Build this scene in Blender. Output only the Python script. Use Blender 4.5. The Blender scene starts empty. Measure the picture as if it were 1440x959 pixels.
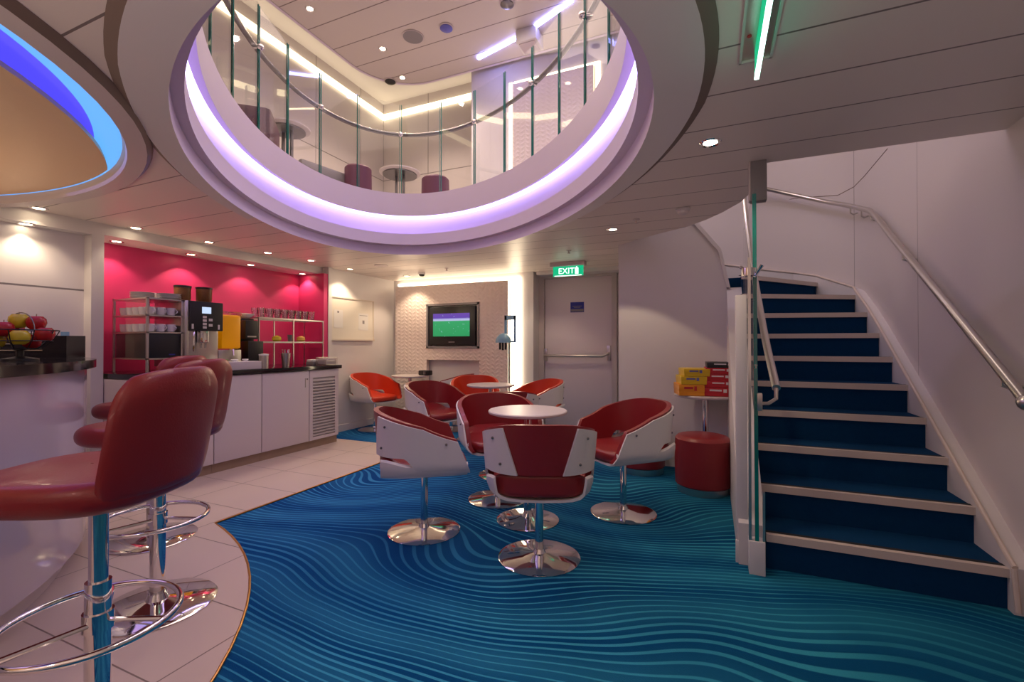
import bpy, bmesh, math, random
from mathutils import Vector, Matrix
random.seed(7)
SC = bpy.context.scene
COL = SC.collection
PI = math.pi
TH = math.radians(23.5)
CC, SS = math.cos(TH), math.sin(TH)
EYE = 1.17
F = 645.0

def R2(X, Y):            # along-view plan coordinates -> room axes
    return (CC*X - SS*Y, SS*X + CC*Y)
def ypx(px, x):          # room y of the point of plane x seen at column px
    m = (px-720)/F
    return -x*(CC+m*SS)/(SS-m*CC)
def xpx(px, y):
    m = (px-720)/F
    return y*(m*CC-SS)/(CC+m*SS)
def zat(x, y, py):       # height seen at row py at room point x, y
    return EYE + (485-py)*(-SS*x+CC*y)/F
def rotdir(dx, dy):      # view-plan direction the thing's +y should face -> rot z in room
    a, b = CC*dx-SS*dy, SS*dx+CC*dy
    return math.atan2(-a, b)

# ------------------------------------------------------------------ materials
def new_mat(name):
    m = bpy.data.materials.new(name); m.use_nodes = True
    return m, m.node_tree, m.node_tree.nodes['Principled BSDF']
def mat(name, col, rough=.5, metal=0, spec=.5, coat=0, bump=0, bscale=60, var=0, vscale=6, emit=None, es=0):
    m, nt, b = new_mat(name)
    b.inputs['Base Color'].default_value = (*col, 1)
    b.inputs['Roughness'].default_value = rough
    b.inputs['Metallic'].default_value = metal
    b.inputs['Specular IOR Level'].default_value = spec
    b.inputs['Coat Weight'].default_value = coat
    tc = nt.nodes.new('ShaderNodeTexCoord')
    if var:
        n = nt.nodes.new('ShaderNodeTexNoise'); n.inputs['Scale'].default_value = vscale
        n.inputs['Detail'].default_value = 3
        nt.links.new(tc.outputs['Object'], n.inputs['Vector'])
        mr = nt.nodes.new('ShaderNodeMapRange')
        mr.inputs['To Min'].default_value = 1-var; mr.inputs['To Max'].default_value = 1+var
        nt.links.new(n.outputs['Fac'], mr.inputs['Value'])
        mx = nt.nodes.new('ShaderNodeVectorMath'); mx.operation = 'SCALE'
        mx.inputs[0].default_value = col
        nt.links.new(mr.outputs['Result'], mx.inputs['Scale'])
        nt.links.new(mx.outputs[0], b.inputs['Base Color'])
    if bump:
        n = nt.nodes.new('ShaderNodeTexNoise'); n.inputs['Scale'].default_value = bscale
        nt.links.new(tc.outputs['Object'], n.inputs['Vector'])
        bp = nt.nodes.new('ShaderNodeBump'); bp.inputs['Strength'].default_value = bump
        bp.inputs['Distance'].default_value = .002
        nt.links.new(n.outputs['Fac'], bp.inputs['Height'])
        nt.links.new(bp.outputs['Normal'], b.inputs['Normal'])
    if emit:
        b.inputs['Emission Color'].default_value = (*emit, 1)
        b.inputs['Emission Strength'].default_value = es
    return m
def glass_mat(name, tint=(1, 1, 1), refl=.10):
    m, nt, b = new_mat(name)
    nt.nodes.remove(b)
    out = nt.nodes['Material Output']
    t = nt.nodes.new('ShaderNodeBsdfTransparent'); t.inputs[0].default_value = (*tint, 1)
    g = nt.nodes.new('ShaderNodeBsdfGlossy'); g.inputs['Roughness'].default_value = .02
    lw = nt.nodes.new('ShaderNodeLayerWeight'); lw.inputs[0].default_value = .25
    mr = nt.nodes.new('ShaderNodeMapRange')
    mr.inputs['To Min'].default_value = refl*.5; mr.inputs['To Max'].default_value = min(1, refl*5)
    nt.links.new(lw.outputs['Fresnel'], mr.inputs['Value'])
    mx = nt.nodes.new('ShaderNodeMixShader')
    nt.links.new(mr.outputs['Result'], mx.inputs[0])
    nt.links.new(t.outputs[0], mx.inputs[1]); nt.links.new(g.outputs[0], mx.inputs[2])
    nt.links.new(mx.outputs[0], out.inputs[0])
    return m
def emis(name, col, s):
    return mat(name, (.02, .02, .02), .5, emit=col, es=s)

def M_(nt, op, a, b=None, c=None):
    n = nt.nodes.new('ShaderNodeMath'); n.operation = op
    for i, v in enumerate((a, b, c)):
        if v is None: continue
        if isinstance(v, (int, float)): n.inputs[i].default_value = v
        else: nt.links.new(v, n.inputs[i])
    return n.outputs[0]

def carpet_mat():
    m, nt, b = new_mat('wave_carpet')
    tc = nt.nodes.new('ShaderNodeTexCoord')
    sp = nt.nodes.new('ShaderNodeSeparateXYZ'); nt.links.new(tc.outputs['Object'], sp.inputs[0])
    def noise(scale, off, detail=1.0, sx=1, sy=1):
        mp = nt.nodes.new('ShaderNodeMapping')
        mp.inputs['Location'].default_value = off
        mp.inputs['Scale'].default_value = (sx, sy, 1)
        nt.links.new(tc.outputs['Object'], mp.inputs[0])
        n = nt.nodes.new('ShaderNodeTexNoise'); n.inputs['Scale'].default_value = scale
        n.inputs['Detail'].default_value = detail; n.inputs['Roughness'].default_value = .4
        nt.links.new(mp.outputs[0], n.inputs['Vector'])
        return n.outputs['Fac']
    n1 = noise(.62, (3.1, 1.7, 0), .6)
    n2 = noise(1.5, (9.2, 4.4, 2), .3, .8, 1.0)
    Fv = M_(nt, 'ADD', sp.outputs['Y'], M_(nt, 'MULTIPLY', n1, 1.9))
    Fv = M_(nt, 'ADD', Fv, M_(nt, 'MULTIPLY', n2, .30))
    Fv = M_(nt, 'ADD', Fv, M_(nt, 'MULTIPLY', sp.outputs['X'], -.06))
    fr = M_(nt, 'FRACT', M_(nt, 'DIVIDE', Fv, .052))
    tri = M_(nt, 'ABSOLUTE', M_(nt, 'SUBTRACT', fr, .5))          # 0 at line centre .. .5
    mr = nt.nodes.new('ShaderNodeMapRange'); mr.interpolation_type = 'SMOOTHSTEP'
    nt.links.new(tri, mr.inputs['Value'])
    # line width varies over groups of lines
    grp = M_(nt, 'SINE', M_(nt, 'MULTIPLY', Fv, 2*PI/.56))
    wid = M_(nt, 'ADD', M_(nt, 'MULTIPLY', grp, .05), .12)
    nt.links.new(M_(nt, 'ADD', wid, .05), mr.inputs['From Min'])
    nt.links.new(M_(nt, 'SUBTRACT', wid, .03), mr.inputs['From Max'])
    line = mr.outputs['Result']
    n3 = noise(.9, (1, 8, 5), 1.5)
    amt = nt.nodes.new('ShaderNodeMapRange'); nt.links.new(n3, amt.inputs['Value'])
    amt.inputs['From Min'].default_value = .35; amt.inputs['From Max'].default_value = .62
    amt.inputs['To Min'].default_value = .35; amt.inputs['To Max'].default_value = 1.0
    line = M_(nt, 'MULTIPLY', line, amt.outputs['Result'])
    pile = noise(240, (0, 0, 0), 2)
    line = M_(nt, 'MULTIPLY', line, M_(nt, 'ADD', M_(nt, 'MULTIPLY', pile, .5), .7))
    base = nt.nodes.new('ShaderNodeMix'); base.data_type = 'RGBA'
    n4 = noise(.5, (6, 2, 1), 1)
    rmp = nt.nodes.new('ShaderNodeMapRange'); nt.links.new(sp.outputs['X'], rmp.inputs['Value'])
    rmp.inputs['From Min'].default_value = -2.6; rmp.inputs['From Max'].default_value = .6  # bluer left, tealer right: tint of the lamps put into the carpet colour
    nt.links.new(rmp.outputs['Result'], base.inputs['Factor'])
    base.inputs['A'].default_value = (.0, .050, .21, 1)
    base.inputs['B'].default_value = (.0, .065, .16, 1)
    band = M_(nt, 'SINE', M_(nt, 'MULTIPLY', Fv, 2*PI/.43))
    n5 = noise(1.3, (2, 5, 9), 1)
    bandv = M_(nt, 'MULTIPLY', M_(nt, 'ADD', M_(nt, 'MULTIPLY', band, .5), .5), M_(nt, 'MULTIPLY', n5, .42))
    lt = nt.nodes.new('ShaderNodeMix'); lt.data_type = 'RGBA'
    nt.links.new(rmp.outputs['Result'], lt.inputs['Factor'])
    lt.inputs['A'].default_value = (.045, .27, .56, 1)
    lt.inputs['B'].default_value = (.035, .33, .42, 1)
    mx = nt.nodes.new('ShaderNodeMix'); mx.data_type = 'RGBA'
    nt.links.new(line, mx.inputs['Factor'])
    md = nt.nodes.new('ShaderNodeMix'); md.data_type = 'RGBA'
    nt.links.new(bandv, md.inputs['Factor']); nt.links.new(base.outputs['Result'], md.inputs['A']); nt.links.new(lt.outputs['Result'], md.inputs['B'])
    nt.links.new(md.outputs['Result'], mx.inputs['A']); nt.links.new(lt.outputs['Result'], mx.inputs['B'])
    nt.links.new(mx.outputs['Result'], b.inputs['Base Color'])
    b.inputs['Roughness'].default_value = .95; b.inputs['Specular IOR Level'].default_value = .1
    bp = nt.nodes.new('ShaderNodeBump'); bp.inputs['Strength'].default_value = .5; bp.inputs['Distance'].default_value = .003
    nt.links.new(pile, bp.inputs['Height']); nt.links.new(bp.outputs['Normal'], b.inputs['Normal'])
    return m

def seam_mat(name, col, axis, pitch, off, seam_w=.008, rough=.35, axis2=None, pitch2=1, off2=0, seamcol=None, spec=.5, depth=.004):
    """flat panels with narrow joints every pitch metres"""
    m, nt, b = new_mat(name)
    tc = nt.nodes.new('ShaderNodeTexCoord')
    sp = nt.nodes.new('ShaderNodeSeparateXYZ'); nt.links.new(tc.outputs['Object'], sp.inputs[0])
    def seam(ax, pit, of):
        fr = M_(nt, 'FRACT', M_(nt, 'DIVIDE', M_(nt, 'SUBTRACT', sp.outputs[ax], of-50*pit), pit))
        d = M_(nt, 'SUBTRACT', .5, M_(nt, 'ABSOLUTE', M_(nt, 'SUBTRACT', fr, .5)))
        return M_(nt, 'LESS_THAN', d, seam_w/2/pit)
    s = seam(axis, pitch, off)
    if axis2: s = M_(nt, 'MAXIMUM', s, seam(axis2, pitch2, off2))
    mx = nt.nodes.new('ShaderNodeMix'); mx.data_type = 'RGBA'
    nt.links.new(s, mx.inputs['Factor'])
    mx.inputs['A'].default_value = (*col, 1)
    mx.inputs['B'].default_value = (*(seamcol or tuple(c*.35 for c in col)), 1)
    nt.links.new(mx.outputs['Result'], b.inputs['Base Color'])
    b.inputs['Roughness'].default_value = rough; b.inputs['Specular IOR Level'].default_value = spec
    bp = nt.nodes.new('ShaderNodeBump'); bp.invert = True; bp.inputs['Distance'].default_value = depth
    nt.links.new(s, bp.inputs['Height']); nt.links.new(bp.outputs['Normal'], b.inputs['Normal'])
    return m

def relief_mat():
    """embossed wall panel with rows of small wave shapes"""
    m, nt, b = new_mat('embossed_panel')
    tc = nt.nodes.new('ShaderNodeTexCoord')
    mp = nt.nodes.new('ShaderNodeMapping'); nt.links.new(tc.outputs['Object'], mp.inputs[0])
    mp.inputs['Scale'].default_value = (1, 1, 1)
    sp = nt.nodes.new('ShaderNodeSeparateXYZ'); nt.links.new(mp.outputs[0], sp.inputs[0])
    a = M_(nt, 'SINE', M_(nt, 'MULTIPLY', sp.outputs['X'], 2*PI/.10))
    r = M_(nt, 'SINE', M_(nt, 'ADD', M_(nt, 'MULTIPLY', sp.outputs['Z'], 2*PI/.055), M_(nt, 'MULTIPLY', a, 1.3)))
    r2 = M_(nt, 'SINE', M_(nt, 'MULTIPLY', sp.outputs['X'], 2*PI/.07))
    h = M_(nt, 'MAXIMUM', r, M_(nt, 'MULTIPLY', r2, .8))
    bp = nt.nodes.new('ShaderNodeBump'); bp.inputs['Distance'].default_value = .006; bp.inputs['Strength'].default_value = .45
    nt.links.new(h, bp.inputs['Height']); nt.links.new(bp.outputs['Normal'], b.inputs['Normal'])
    b.inputs['Base Color'].default_value = (.76, .64, .60, 1); b.inputs['Roughness'].default_value = .45
    return m

MT = dict(
    carpet=carpet_mat(),
    tile=seam_mat('floor_tile', (.62, .50, .47), 'Y', .42, .12, .006, .30, 'X', .62, .1, (.25, .19, .18)),
    ceil=seam_mat('ceiling_panel', (.74, .66, .61), 'Y', .31, 2.02, .009, .38, seamcol=(.20, .16, .15)),
    ceil_up=seam_mat('upper_ceiling_panel', (.62, .55, .52), 'Y', .40, 2.02, .012, .38, seamcol=(.22, .17, .16)),
    paint=mat('white_paint', (.70, .66, .66), .5, var=.02),
    ring=mat('ring_paint', (.70, .60, .74), .45, var=.015),
    wallp=seam_mat('stair_wall_panel', (.66, .60, .60), 'Y', 1.35, 2.55, .006, .45, seamcol=(.3, .26, .26)),
    leftp=seam_mat('left_wall_panel', (.70, .66, .68), 'Z', 3.0, 1.62, .014, .35, seamcol=(.2, .18, .2)),
    brown=mat('warm_panel', (.78, .52, .30), .42, var=.04, vscale=2),
    red=mat('crimson_panel', (.60, .03, .15), .45, var=.03),
    relief=relief_mat(),
    doorp=mat('door_paint', (.78, .68, .72), .42),
    frame=mat('door_frame_paint', (.60, .52, .52), .4),
    chrome=mat('polished_chrome', (.82, .80, .80), .07, 1),
    steel=mat('brushed_steel', (.60, .57, .54), .28, 1),
    darksteel=mat('dark_steel', (.20, .19, .2), .3, 1),
    leather=mat('red_leather', (.24, .012, .017), .36, coat=.15, bump=.25, bscale=180, var=.06),
    leather_warm=mat('warm_lit_leather', (.58, .040, .012), .36, coat=.1, bump=.25, bscale=180, var=.04),  # same red leather with the warm light put into its colour
    leather_p=mat('plum_leather', (.12, .03, .07), .5, bump=.2, bscale=150),
    shell=mat('white_shell', (.72, .68, .68), .38, coat=.1),
    ttop=mat('table_laminate', (.62, .55, .55), .35, var=.03, vscale=20),
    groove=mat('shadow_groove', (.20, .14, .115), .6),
    black=mat('black_gloss', (.008, .008, .010), .08, spec=.6),
    blackm=mat('black_plastic', (.012, .012, .014), .4),
    barfront=mat('bar_front_gloss', (.52, .44, .54), .14, coat=.3),
    cab=mat('cabinet_laminate', (.60, .52, .55), .35),
    plinth=mat('plinth_wood', (.30, .20, .14), .4, var=.1, vscale=12),
    china=mat('white_china', (.82, .80, .84), .2),
    glass=glass_mat('clear_glass', (.992, .997, .995), .035),
    glassp=glass_mat('drinking_glass', (.93, .92, .93), .16),
    gedge=mat('green_glass_edge', (.0, .20, .18), .2, spec=.8),
    navy=mat('stair_carpet', (.003, .040, .115), .95, spec=.1, bump=.5, bscale=260, var=.12, vscale=40),
    nosing=mat('stair_nosing', (.66, .56, .50), .4),
    rubber=mat('black_strip', (.01, .01, .012), .7),
    orange_j=mat('orange_juice', (.95, .42, .0), .3, emit=(1, .40, .0), es=.12),  # faint emission makes the juice glow by itself
    red_j=mat('red_juice', (.6, .01, .02), .3),
    amber=mat('coffee_beans', (.20, .08, .02), .4, var=.4, vscale=60),
    apple_r=mat('red_apple', (.42, .015, .02), .25, var=.3, vscale=18),
    apple_g=mat('yellow_apple', (.62, .50, .03), .25, var=.15, vscale=14),
    brass=mat('brass_trim', (.75, .38, .10), .3, 1),
    led=emis('ring_led', (.56, .45, 1.0), 6.0),
    ledw=emis('warm_led', (1.0, .80, .54), 8),
    ledw2=emis('warm_led_upper', (1.0, .82, .50), 4.5),
    ledb=emis('blue_led', (.30, .32, 1.0), 22),
    cyan=emis('blue_cove_glow', (.11, .42, 1.0), 1.1),
    violet=emis('violet_cove_glow', (.085, .07, 1.0), 1.0),
    lamp=emis('lamp_face', (1.0, .80, .52), 22),
    exitg=emis('exit_green', (.0, .45, .20), 1.1),
    exitw=emis('exit_white', (.75, 1.0, .85), 2.2),
    gstrip=emis('edge_lit_glass', (.55, 1.0, .82), 5),
    yellowbox=mat('yellow_card', (.75, .50, .01), .4),
    orangebox=mat('orange_card', (.80, .30, .01), .4),
    redbox=mat('red_card', (.52, .012, .025), .4),
    inkw=mat('pale_print', (.75, .72, .7), .5), inkb=mat('blue_print', (.12, .12, .45), .5),
    bluep=mat('blue_plaque', (.02, .03, .28), .3), lblue=mat('pale_blue', (.22, .42, .62), .4),
    grey=mat('grey_plastic', (.24, .22, .23), .4), grill=mat('grille_metal', (.40, .35, .36), .4),
    wood=mat('board_frame', (.64, .56, .48), .4), board=mat('notice_board_face', (.74, .68, .60), .3),
    green_food=mat('lime_green', (.20, .5, .04), .5), pastry=mat('pastry', (.7, .42, .08), .6, var=.2),
)

def screen_mat():
    m, nt, b = new_mat('football_screen')
    tc = nt.nodes.new('ShaderNodeTexCoord')
    sp = nt.nodes.new('ShaderNodeSeparateXYZ'); nt.links.new(tc.outputs['Generated'], sp.inputs[0])
    cr = nt.nodes.new('ShaderNodeValToRGB'); nt.links.new(sp.outputs['Z'], cr.inputs[0])
    cr.color_ramp.interpolation = 'LINEAR'
    e = cr.color_ramp.elements
    e[0].position = 0; e[0].color = (.01, .30, .10, 1)
    e[1].position = .66; e[1].color = (.01, .34, .12, 1)
    for p, c in ((.69, (.5, .55, .8, 1)), (.76, (.35, .35, .7, 1)), (.80, (.10, .04, .40, 1)), (1, (.12, .05, .38, 1))):
        x = e.new(p); x.color = c
    n = nt.nodes.new('ShaderNodeTexNoise'); n.inputs['Scale'].default_value = 26; n.inputs['Detail'].default_value = 2
    nt.links.new(tc.outputs['Object'], n.inputs['Vector'])
    hi = M_(nt, 'GREATER_THAN', n.outputs['Fac'], .70)
    mx = nt.nodes.new('ShaderNodeMix'); mx.data_type = 'RGBA'
    nt.links.new(hi, mx.inputs['Factor']); nt.links.new(cr.outputs[0], mx.inputs['A'])
    mx.inputs['B'].default_value = (.3, .5, .6, 1)
    b.inputs['Base Color'].default_value = (.01, .01, .01, 1)
    nt.links.new(mx.outputs['Result'], b.inputs['Emission Color'])
    b.inputs['Emission Strength'].default_value = 1.0
    return m
MT['screen'] = screen_mat()

# ------------------------------------------------------------------ mesh builder
class MB:
    def __init__(s): s.v = []; s.f = []
    def add(s, vs, fs):
        o = len(s.v); s.v += [tuple(v) for v in vs]; s.f += [tuple(i+o for i in f) for f in fs]
        return s
    def box(s, x0, x1, y0, y1, z0, z1, b=0):
        if b <= 0:
            vs = [(x, y, z) for z in (z0, z1) for (x, y) in ((x0, y0), (x1, y0), (x1, y1), (x0, y1))]
            return s.add(vs, [(3, 2, 1, 0), (4, 5, 6, 7), (0, 1, 5, 4), (1, 2, 6, 5), (2, 3, 7, 6), (3, 0, 4, 7)])
        bm = bmesh.new()
        bmesh.ops.create_cube(bm, size=1)
        for v in bm.verts:
            v.co = Vector(((x0+x1)/2+v.co.x*(x1-x0), (y0+y1)/2+v.co.y*(y1-y0), (z0+z1)/2+v.co.z*(z1-z0)))
        bmesh.ops.bevel(bm, geom=bm.edges[:], offset=b, segments=2, affect='EDGES', profile=.6)
        bm.verts.index_update()
        s.add([v.co[:] for v in bm.verts], [[v.index for v in f.verts] for f in bm.faces]); bm.free()
        return s
    def prism(s, poly, z0, z1):
        n = len(poly)
        a = sum(poly[i][0]*poly[(i+1) % n][1]-poly[(i+1) % n][0]*poly[i][1] for i in range(n))
        if a < 0: poly = poly[::-1]
        vs = [(p[0], p[1], z0) for p in poly]+[(p[0], p[1], z1) for p in poly]
        fs = [tuple(range(n-1, -1, -1)), tuple(range(n, 2*n))]+[(i, (i+1) % n, (i+1) % n+n, i+n) for i in range(n)]
        return s.add(vs, fs)
    def prism_axis(s, poly, a0, a1, axis):   # poly in the two other axes
        def P(p, a): return {'x': (a, p[0], p[1]), 'y': (p[0], a, p[1])}[axis]
        n = len(poly)
        vs = [P(p, a0) for p in poly]+[P(p, a1) for p in poly]
        return s.add(vs, [tuple(range(n)), tuple(range(2*n-1, n-1, -1))]+[(i, i+n, (i+1) % n+n, (i+1) % n) for i in range(n)])
    def lathe(s, prof, n=32, c=(0, 0, 0), caps=True):
        vs = []; fs = []
        for (r, z) in prof:
            for k in range(n):
                a = 2*PI*k/n; vs.append((c[0]+r*math.cos(a), c[1]+r*math.sin(a), c[2]+z))
        for j in range(len(prof)-1):
            for k in range(n):
                k2 = (k+1) % n
                fs.append((j*n+k, j*n+k2, (j+1)*n+k2, (j+1)*n+k))
        if caps:
            fs.append(tuple(range(n-1, -1, -1))); m = (len(prof)-1)*n; fs.append(tuple(range(m, m+n)))
        return s.add(vs, fs)
    def cyl(s, c, r, z0, z1, n=20): return s.lathe([(r, z0), (r, z1)], n, c)
    def tube(s, pts, r, n=10, closed=False):
        pts = [Vector(p) for p in pts]; m = len(pts); vs = []; fs = []
        up = Vector((0, 0, 1)); prev = None
        for i, p in enumerate(pts):
            if closed: t = (pts[(i+1) % m]-pts[i-1])
            else: t = pts[min(i+1, m-1)]-pts[max(i-1, 0)]
            t.normalize()
            if prev is None:
                u = t.cross(up)
                if u.length < .1: u = t.cross(Vector((1, 0, 0)))
            else:
                u = prev-t*prev.dot(t)
            u.normalize(); prev = u; w = t.cross(u)
            for k in range(n):
                a = 2*PI*k/n; vs.append(p+u*(r*math.cos(a))+w*(r*math.sin(a)))
        mm = m if closed else m-1
        for i in range(mm):
            j = (i+1) % m
            for k in range(n):
                k2 = (k+1) % n; fs.append((i*n+k, i*n+k2, j*n+k2, j*n+k))
        if not closed:
            fs.append(tuple(range(n-1, -1, -1))); fs.append(tuple(range((m-1)*n, m*n)))
        return s.add(vs, fs)
    def sphere(s, c, r, n=16, sz=1):
        k = n//2
        return s.lathe([(max(r*math.sin(PI*i/k), 1e-4), -r*sz*math.cos(PI*i/k)) for i in range(k+1)], n, c)
    def grid(s, P, wrap=False):       # P[i][j] points
        ni, nj = len(P), len(P[0]); vs = [q for row in P for q in row]; fs = []
        for i in range(ni-1):
            for j in range(nj-(0 if wrap else 1)):
                j2 = (j+1) % nj
                fs.append((i*nj+j, i*nj+j2, (i+1)*nj+j2, (i+1)*nj+j))
        return s.add(vs, fs)
    def solid(s, A, B):               # closed slab between two equal grids
        ni, nj = len(A), len(A[0]); o = ni*nj
        vs = [q for r in A for q in r]+[q for r in B for q in r]; fs = []
        for i in range(ni-1):
            for j in range(nj-1):
                q = (i*nj+j, i*nj+j+1, (i+1)*nj+j+1, (i+1)*nj+j)
                fs.append(q); fs.append(tuple(x+o for x in q[::-1]))
        for i in range(ni-1):
            for j in (0, nj-1):
                a, b = i*nj+j, (i+1)*nj+j; fs.append((a, b, b+o, a+o) if j == 0 else (b, a, a+o, b+o))
        for j in range(nj-1):
            for i in (0, ni-1):
                a, b = i*nj+j, i*nj+j+1; fs.append((b, a, a+o, b+o) if i == 0 else (a, b, b+o, a+o))
        return s.add(vs, fs)
    def build(s, name, m, parent=None, smooth=True, ang=38):
        me = bpy.data.meshes.new(name)
        bm = bmesh.new()
        vv = [bm.verts.new(v) for v in s.v]
        for f in s.f:
            try: bm.faces.new([vv[i] for i in f])
            except ValueError: pass
        bmesh.ops.recalc_face_normals(bm, faces=bm.faces[:])
        if smooth:
            lim = math.radians(ang)
            for f in bm.faces: f.smooth = True
            for e in bm.edges:
                if len(e.link_faces) == 2: e.smooth = e.calc_face_angle(0) < lim
                else: e.smooth = False
        bm.to_mesh(me); bm.free()
        me.materials.append(MT[m] if isinstance(m, str) else m)
        o = bpy.data.objects.new(name, me); COL.objects.link(o)
        if parent: o.parent = parent
        return o

def struct(name, mb, m, **k):
    o = mb.build(name, m, **k); o['kind'] = 'structure'; return o
def tag(o, label, cat, group=None):
    o['label'] = label; o['category'] = cat
    if group: o['group'] = group
    return o
def thing(name, label, cat, loc=(0, 0, 0), rz=0, group=None):
    o = bpy.data.objects.new(name, None); COL.objects.link(o)
    o.location = loc; o.rotation_euler = (0, 0, rz); o.empty_display_size = .1
    return tag(o, label, cat, group)
def dup(o, loc, rz, label, group=None, parent=None):
    def rec(a, par):
        c = a.copy(); COL.objects.link(c); c.parent = par
        for ch in [x for x in bpy.data.objects if x.parent == a]: rec(ch, c)
        return c
    r = rec(o, None); r.location = loc; r.rotation_euler = (0, 0, rz); r['label'] = label
    if group: r['group'] = group
    return r

def flat_holes(name, outer, holes, z, m, kind=True, thick=0):
    """flat sheet with holes, via a filled 2-D curve turned into a mesh"""
    cu = bpy.data.curves.new(name, 'CURVE'); cu.dimensions = '2D'; cu.fill_mode = 'BOTH'
    for poly in [outer]+holes:
        sp = cu.splines.new('POLY'); sp.points.add(len(poly)-1)
        for p, q in zip(sp.points, poly): p.co = (q[0], q[1], 0, 1)
        sp.use_cyclic_u = True
    tmp = bpy.data.objects.new('tmp', cu); COL.objects.link(tmp)
    dg = bpy.context.evaluated_depsgraph_get()
    me = bpy.data.meshes.new_from_object(tmp.evaluated_get(dg))
    bpy.data.objects.remove(tmp); me.name = name
    for v in me.vertices: v.co.z = z
    me.materials.clear(); me.materials.append(MT[m])
    o = bpy.data.objects.new(name, me); COL.objects.link(o)
    if kind: o['kind'] = 'structure'
    return o
def ribbon(mb, A, B, closed=True):
    n = len(A); vs = list(A)+list(B)
    fs = [(i, (i+1) % n, (i+1) % n+n, i+n) for i in range(n if closed else n-1)]
    return mb.add(vs, fs)

# ------------------------------------------------------------------ curves in plan
ZC = 2.18; ZU = 2.81
def oval(k, t):                      # opening in the ceiling
    X = -.69-.44*k*math.sin(t)+1.28*k*math.cos(t); Y = 3.13+2*k*math.sin(t)
    return R2(X, Y)
def oval_pts(k, n=120): return [oval(k, 2*PI*i/n) for i in range(n)]
def bar_oval(a, b, t): return R2(-3.9+a*math.cos(t), 1.2+b*math.sin(t))
def bo_pts(a, b, n=96): return [bar_oval(a, b, 2*PI*i/n) for i in range(n)]
def z3(pts, z): return [(p[0], p[1], z) for p in pts]

# ------------------------------------------------------------------ floor
b = MB(); b.box(-5.2, 1.4, -3.2, 6.4, -.1, 0); struct('floor', b, 'carpet')
arc = []
for i in range(41):
    t = math.radians(47.5-i*3.4); arc.append(bar_oval(2.9, 2.45, t))
tile = [(-5.0, 4.37), (-3.02, 4.37)]+arc+[(-2.2, -3.1), (-5.0, -3.1)]
arc = [p for p in arc if p[1] > -3.0]
tile = [(-5.0, 4.37), (-3.02, 4.37)]+arc+[(arc[-1][0]-.02, -3.1), (-5.0, -3.1)]
b = MB(); b.prism(tile, -.02, .006); struct('floor_tiles', b, 'tile', smooth=False)
b = MB(); b.tube([(p[0], p[1], .006) for p in [(-3.02, 4.37)]+arc], .006, 8); struct('trim_1', b, 'brass')

# ------------------------------------------------------------------ main ceiling and opening
void = [(1.35, 2.89), (.28, 2.89), (.262, 3.2), (.235, 3.45), (.19, 3.62), (.08, 3.84), (-.05, 4.03), (-.2, 4.19), (-.4, 4.32), (-.62, 4.48), (-.86, 4.70), (-.86, 6.0), (1.35, 6.0)]
coveh = [p for p in bo_pts(2.4, 2.05)]
flat_holes('ceiling', [(-6.6, -3.2), (1.4, -3.2), (1.4, 6.4), (-6.6, 6.4)], [oval_pts(1.0), coveh, void], ZC, 'ceil')
flat_holes('floor_upper', [(-6.6, -3.2), (1.4, -3.2), (1.4, 6.4), (-6.6, 6.4)], [oval_pts(.93), void], ZU, 'paint')
b = MB(); ribbon(b, z3(void, ZC), z3(void, ZU)); struct('trim_2', b, 'paint')
prof = [(1.0, 2.18), (1.0, 2.275), (.96, 2.275), (.96, 2.395), (1.03, 2.395), (1.03, 2.597)]
b = MB()
for (k0, z0), (k1, z1) in zip(prof, prof[1:]): ribbon(b, z3(oval_pts(k0), z0), z3(oval_pts(k1), z1))
struct('trim_3', b, 'ring')
b = MB(); ribbon(b, z3(oval_pts(.972), 2.597), z3(oval_pts(.93), 2.577)); ribbon(b, z3(oval_pts(.93), 2.577), z3(oval_pts(.93), ZU+.01)); ribbon(b, z3(oval_pts(.93), ZU+.01), z3(oval_pts(.955), ZU+.01)); struct('trim_4', b, 'ring')
b = MB(); ribbon(b, z3(oval_pts(1.03), 2.597), z3(oval_pts(.972), 2.597))
tag(b.build('ring_light', 'led'), 'glowing white-violet light ring inside the oval ceiling opening', 'light')
# shadow groove circling the near part of the opening
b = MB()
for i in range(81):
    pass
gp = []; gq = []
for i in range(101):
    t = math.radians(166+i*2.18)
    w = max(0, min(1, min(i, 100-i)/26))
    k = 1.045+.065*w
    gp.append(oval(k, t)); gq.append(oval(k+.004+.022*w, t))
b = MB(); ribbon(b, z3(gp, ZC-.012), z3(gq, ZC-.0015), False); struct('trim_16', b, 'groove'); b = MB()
inner = [oval(1.0, math.radians(166+i*2.18)) for i in range(101)]
ribbon(b, z3(gp, ZC-.012), z3(inner, ZC-.002), False)
struct('trim_5', b, 'ceil_up' if False else 'paint')
# blue lit cove over the bar
A0 = bo_pts(2.4, 2.05)
b = MB()
def shrink(d, dz): return z3(bo_pts(2.4-d, 2.05-d), dz)
ribbon(b, z3(bo_pts(2.455, 2.105), ZC-.001), z3(bo_pts(2.43, 2.08), ZC-.03)); struct('trim_17', b, 'groove'); b = MB()
ribbon(b, z3(bo_pts(2.43, 2.08), ZC-.03), shrink(.05, ZC-.03)); ribbon(b, shrink(.05, ZC-.03), shrink(.07, ZC+.02))
struct('trim_6', b, 'frame')
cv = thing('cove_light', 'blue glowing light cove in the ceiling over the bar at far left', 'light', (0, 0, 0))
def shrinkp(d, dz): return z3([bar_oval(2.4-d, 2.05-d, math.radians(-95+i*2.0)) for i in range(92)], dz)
b = MB(); ribbon(b, shrinkp(.07, ZC+.02), shrinkp(.18, ZC+.048), False); b.build('cove_glow', 'cyan', cv)  # sloped cove face, its blue lighting put in as emission
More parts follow.
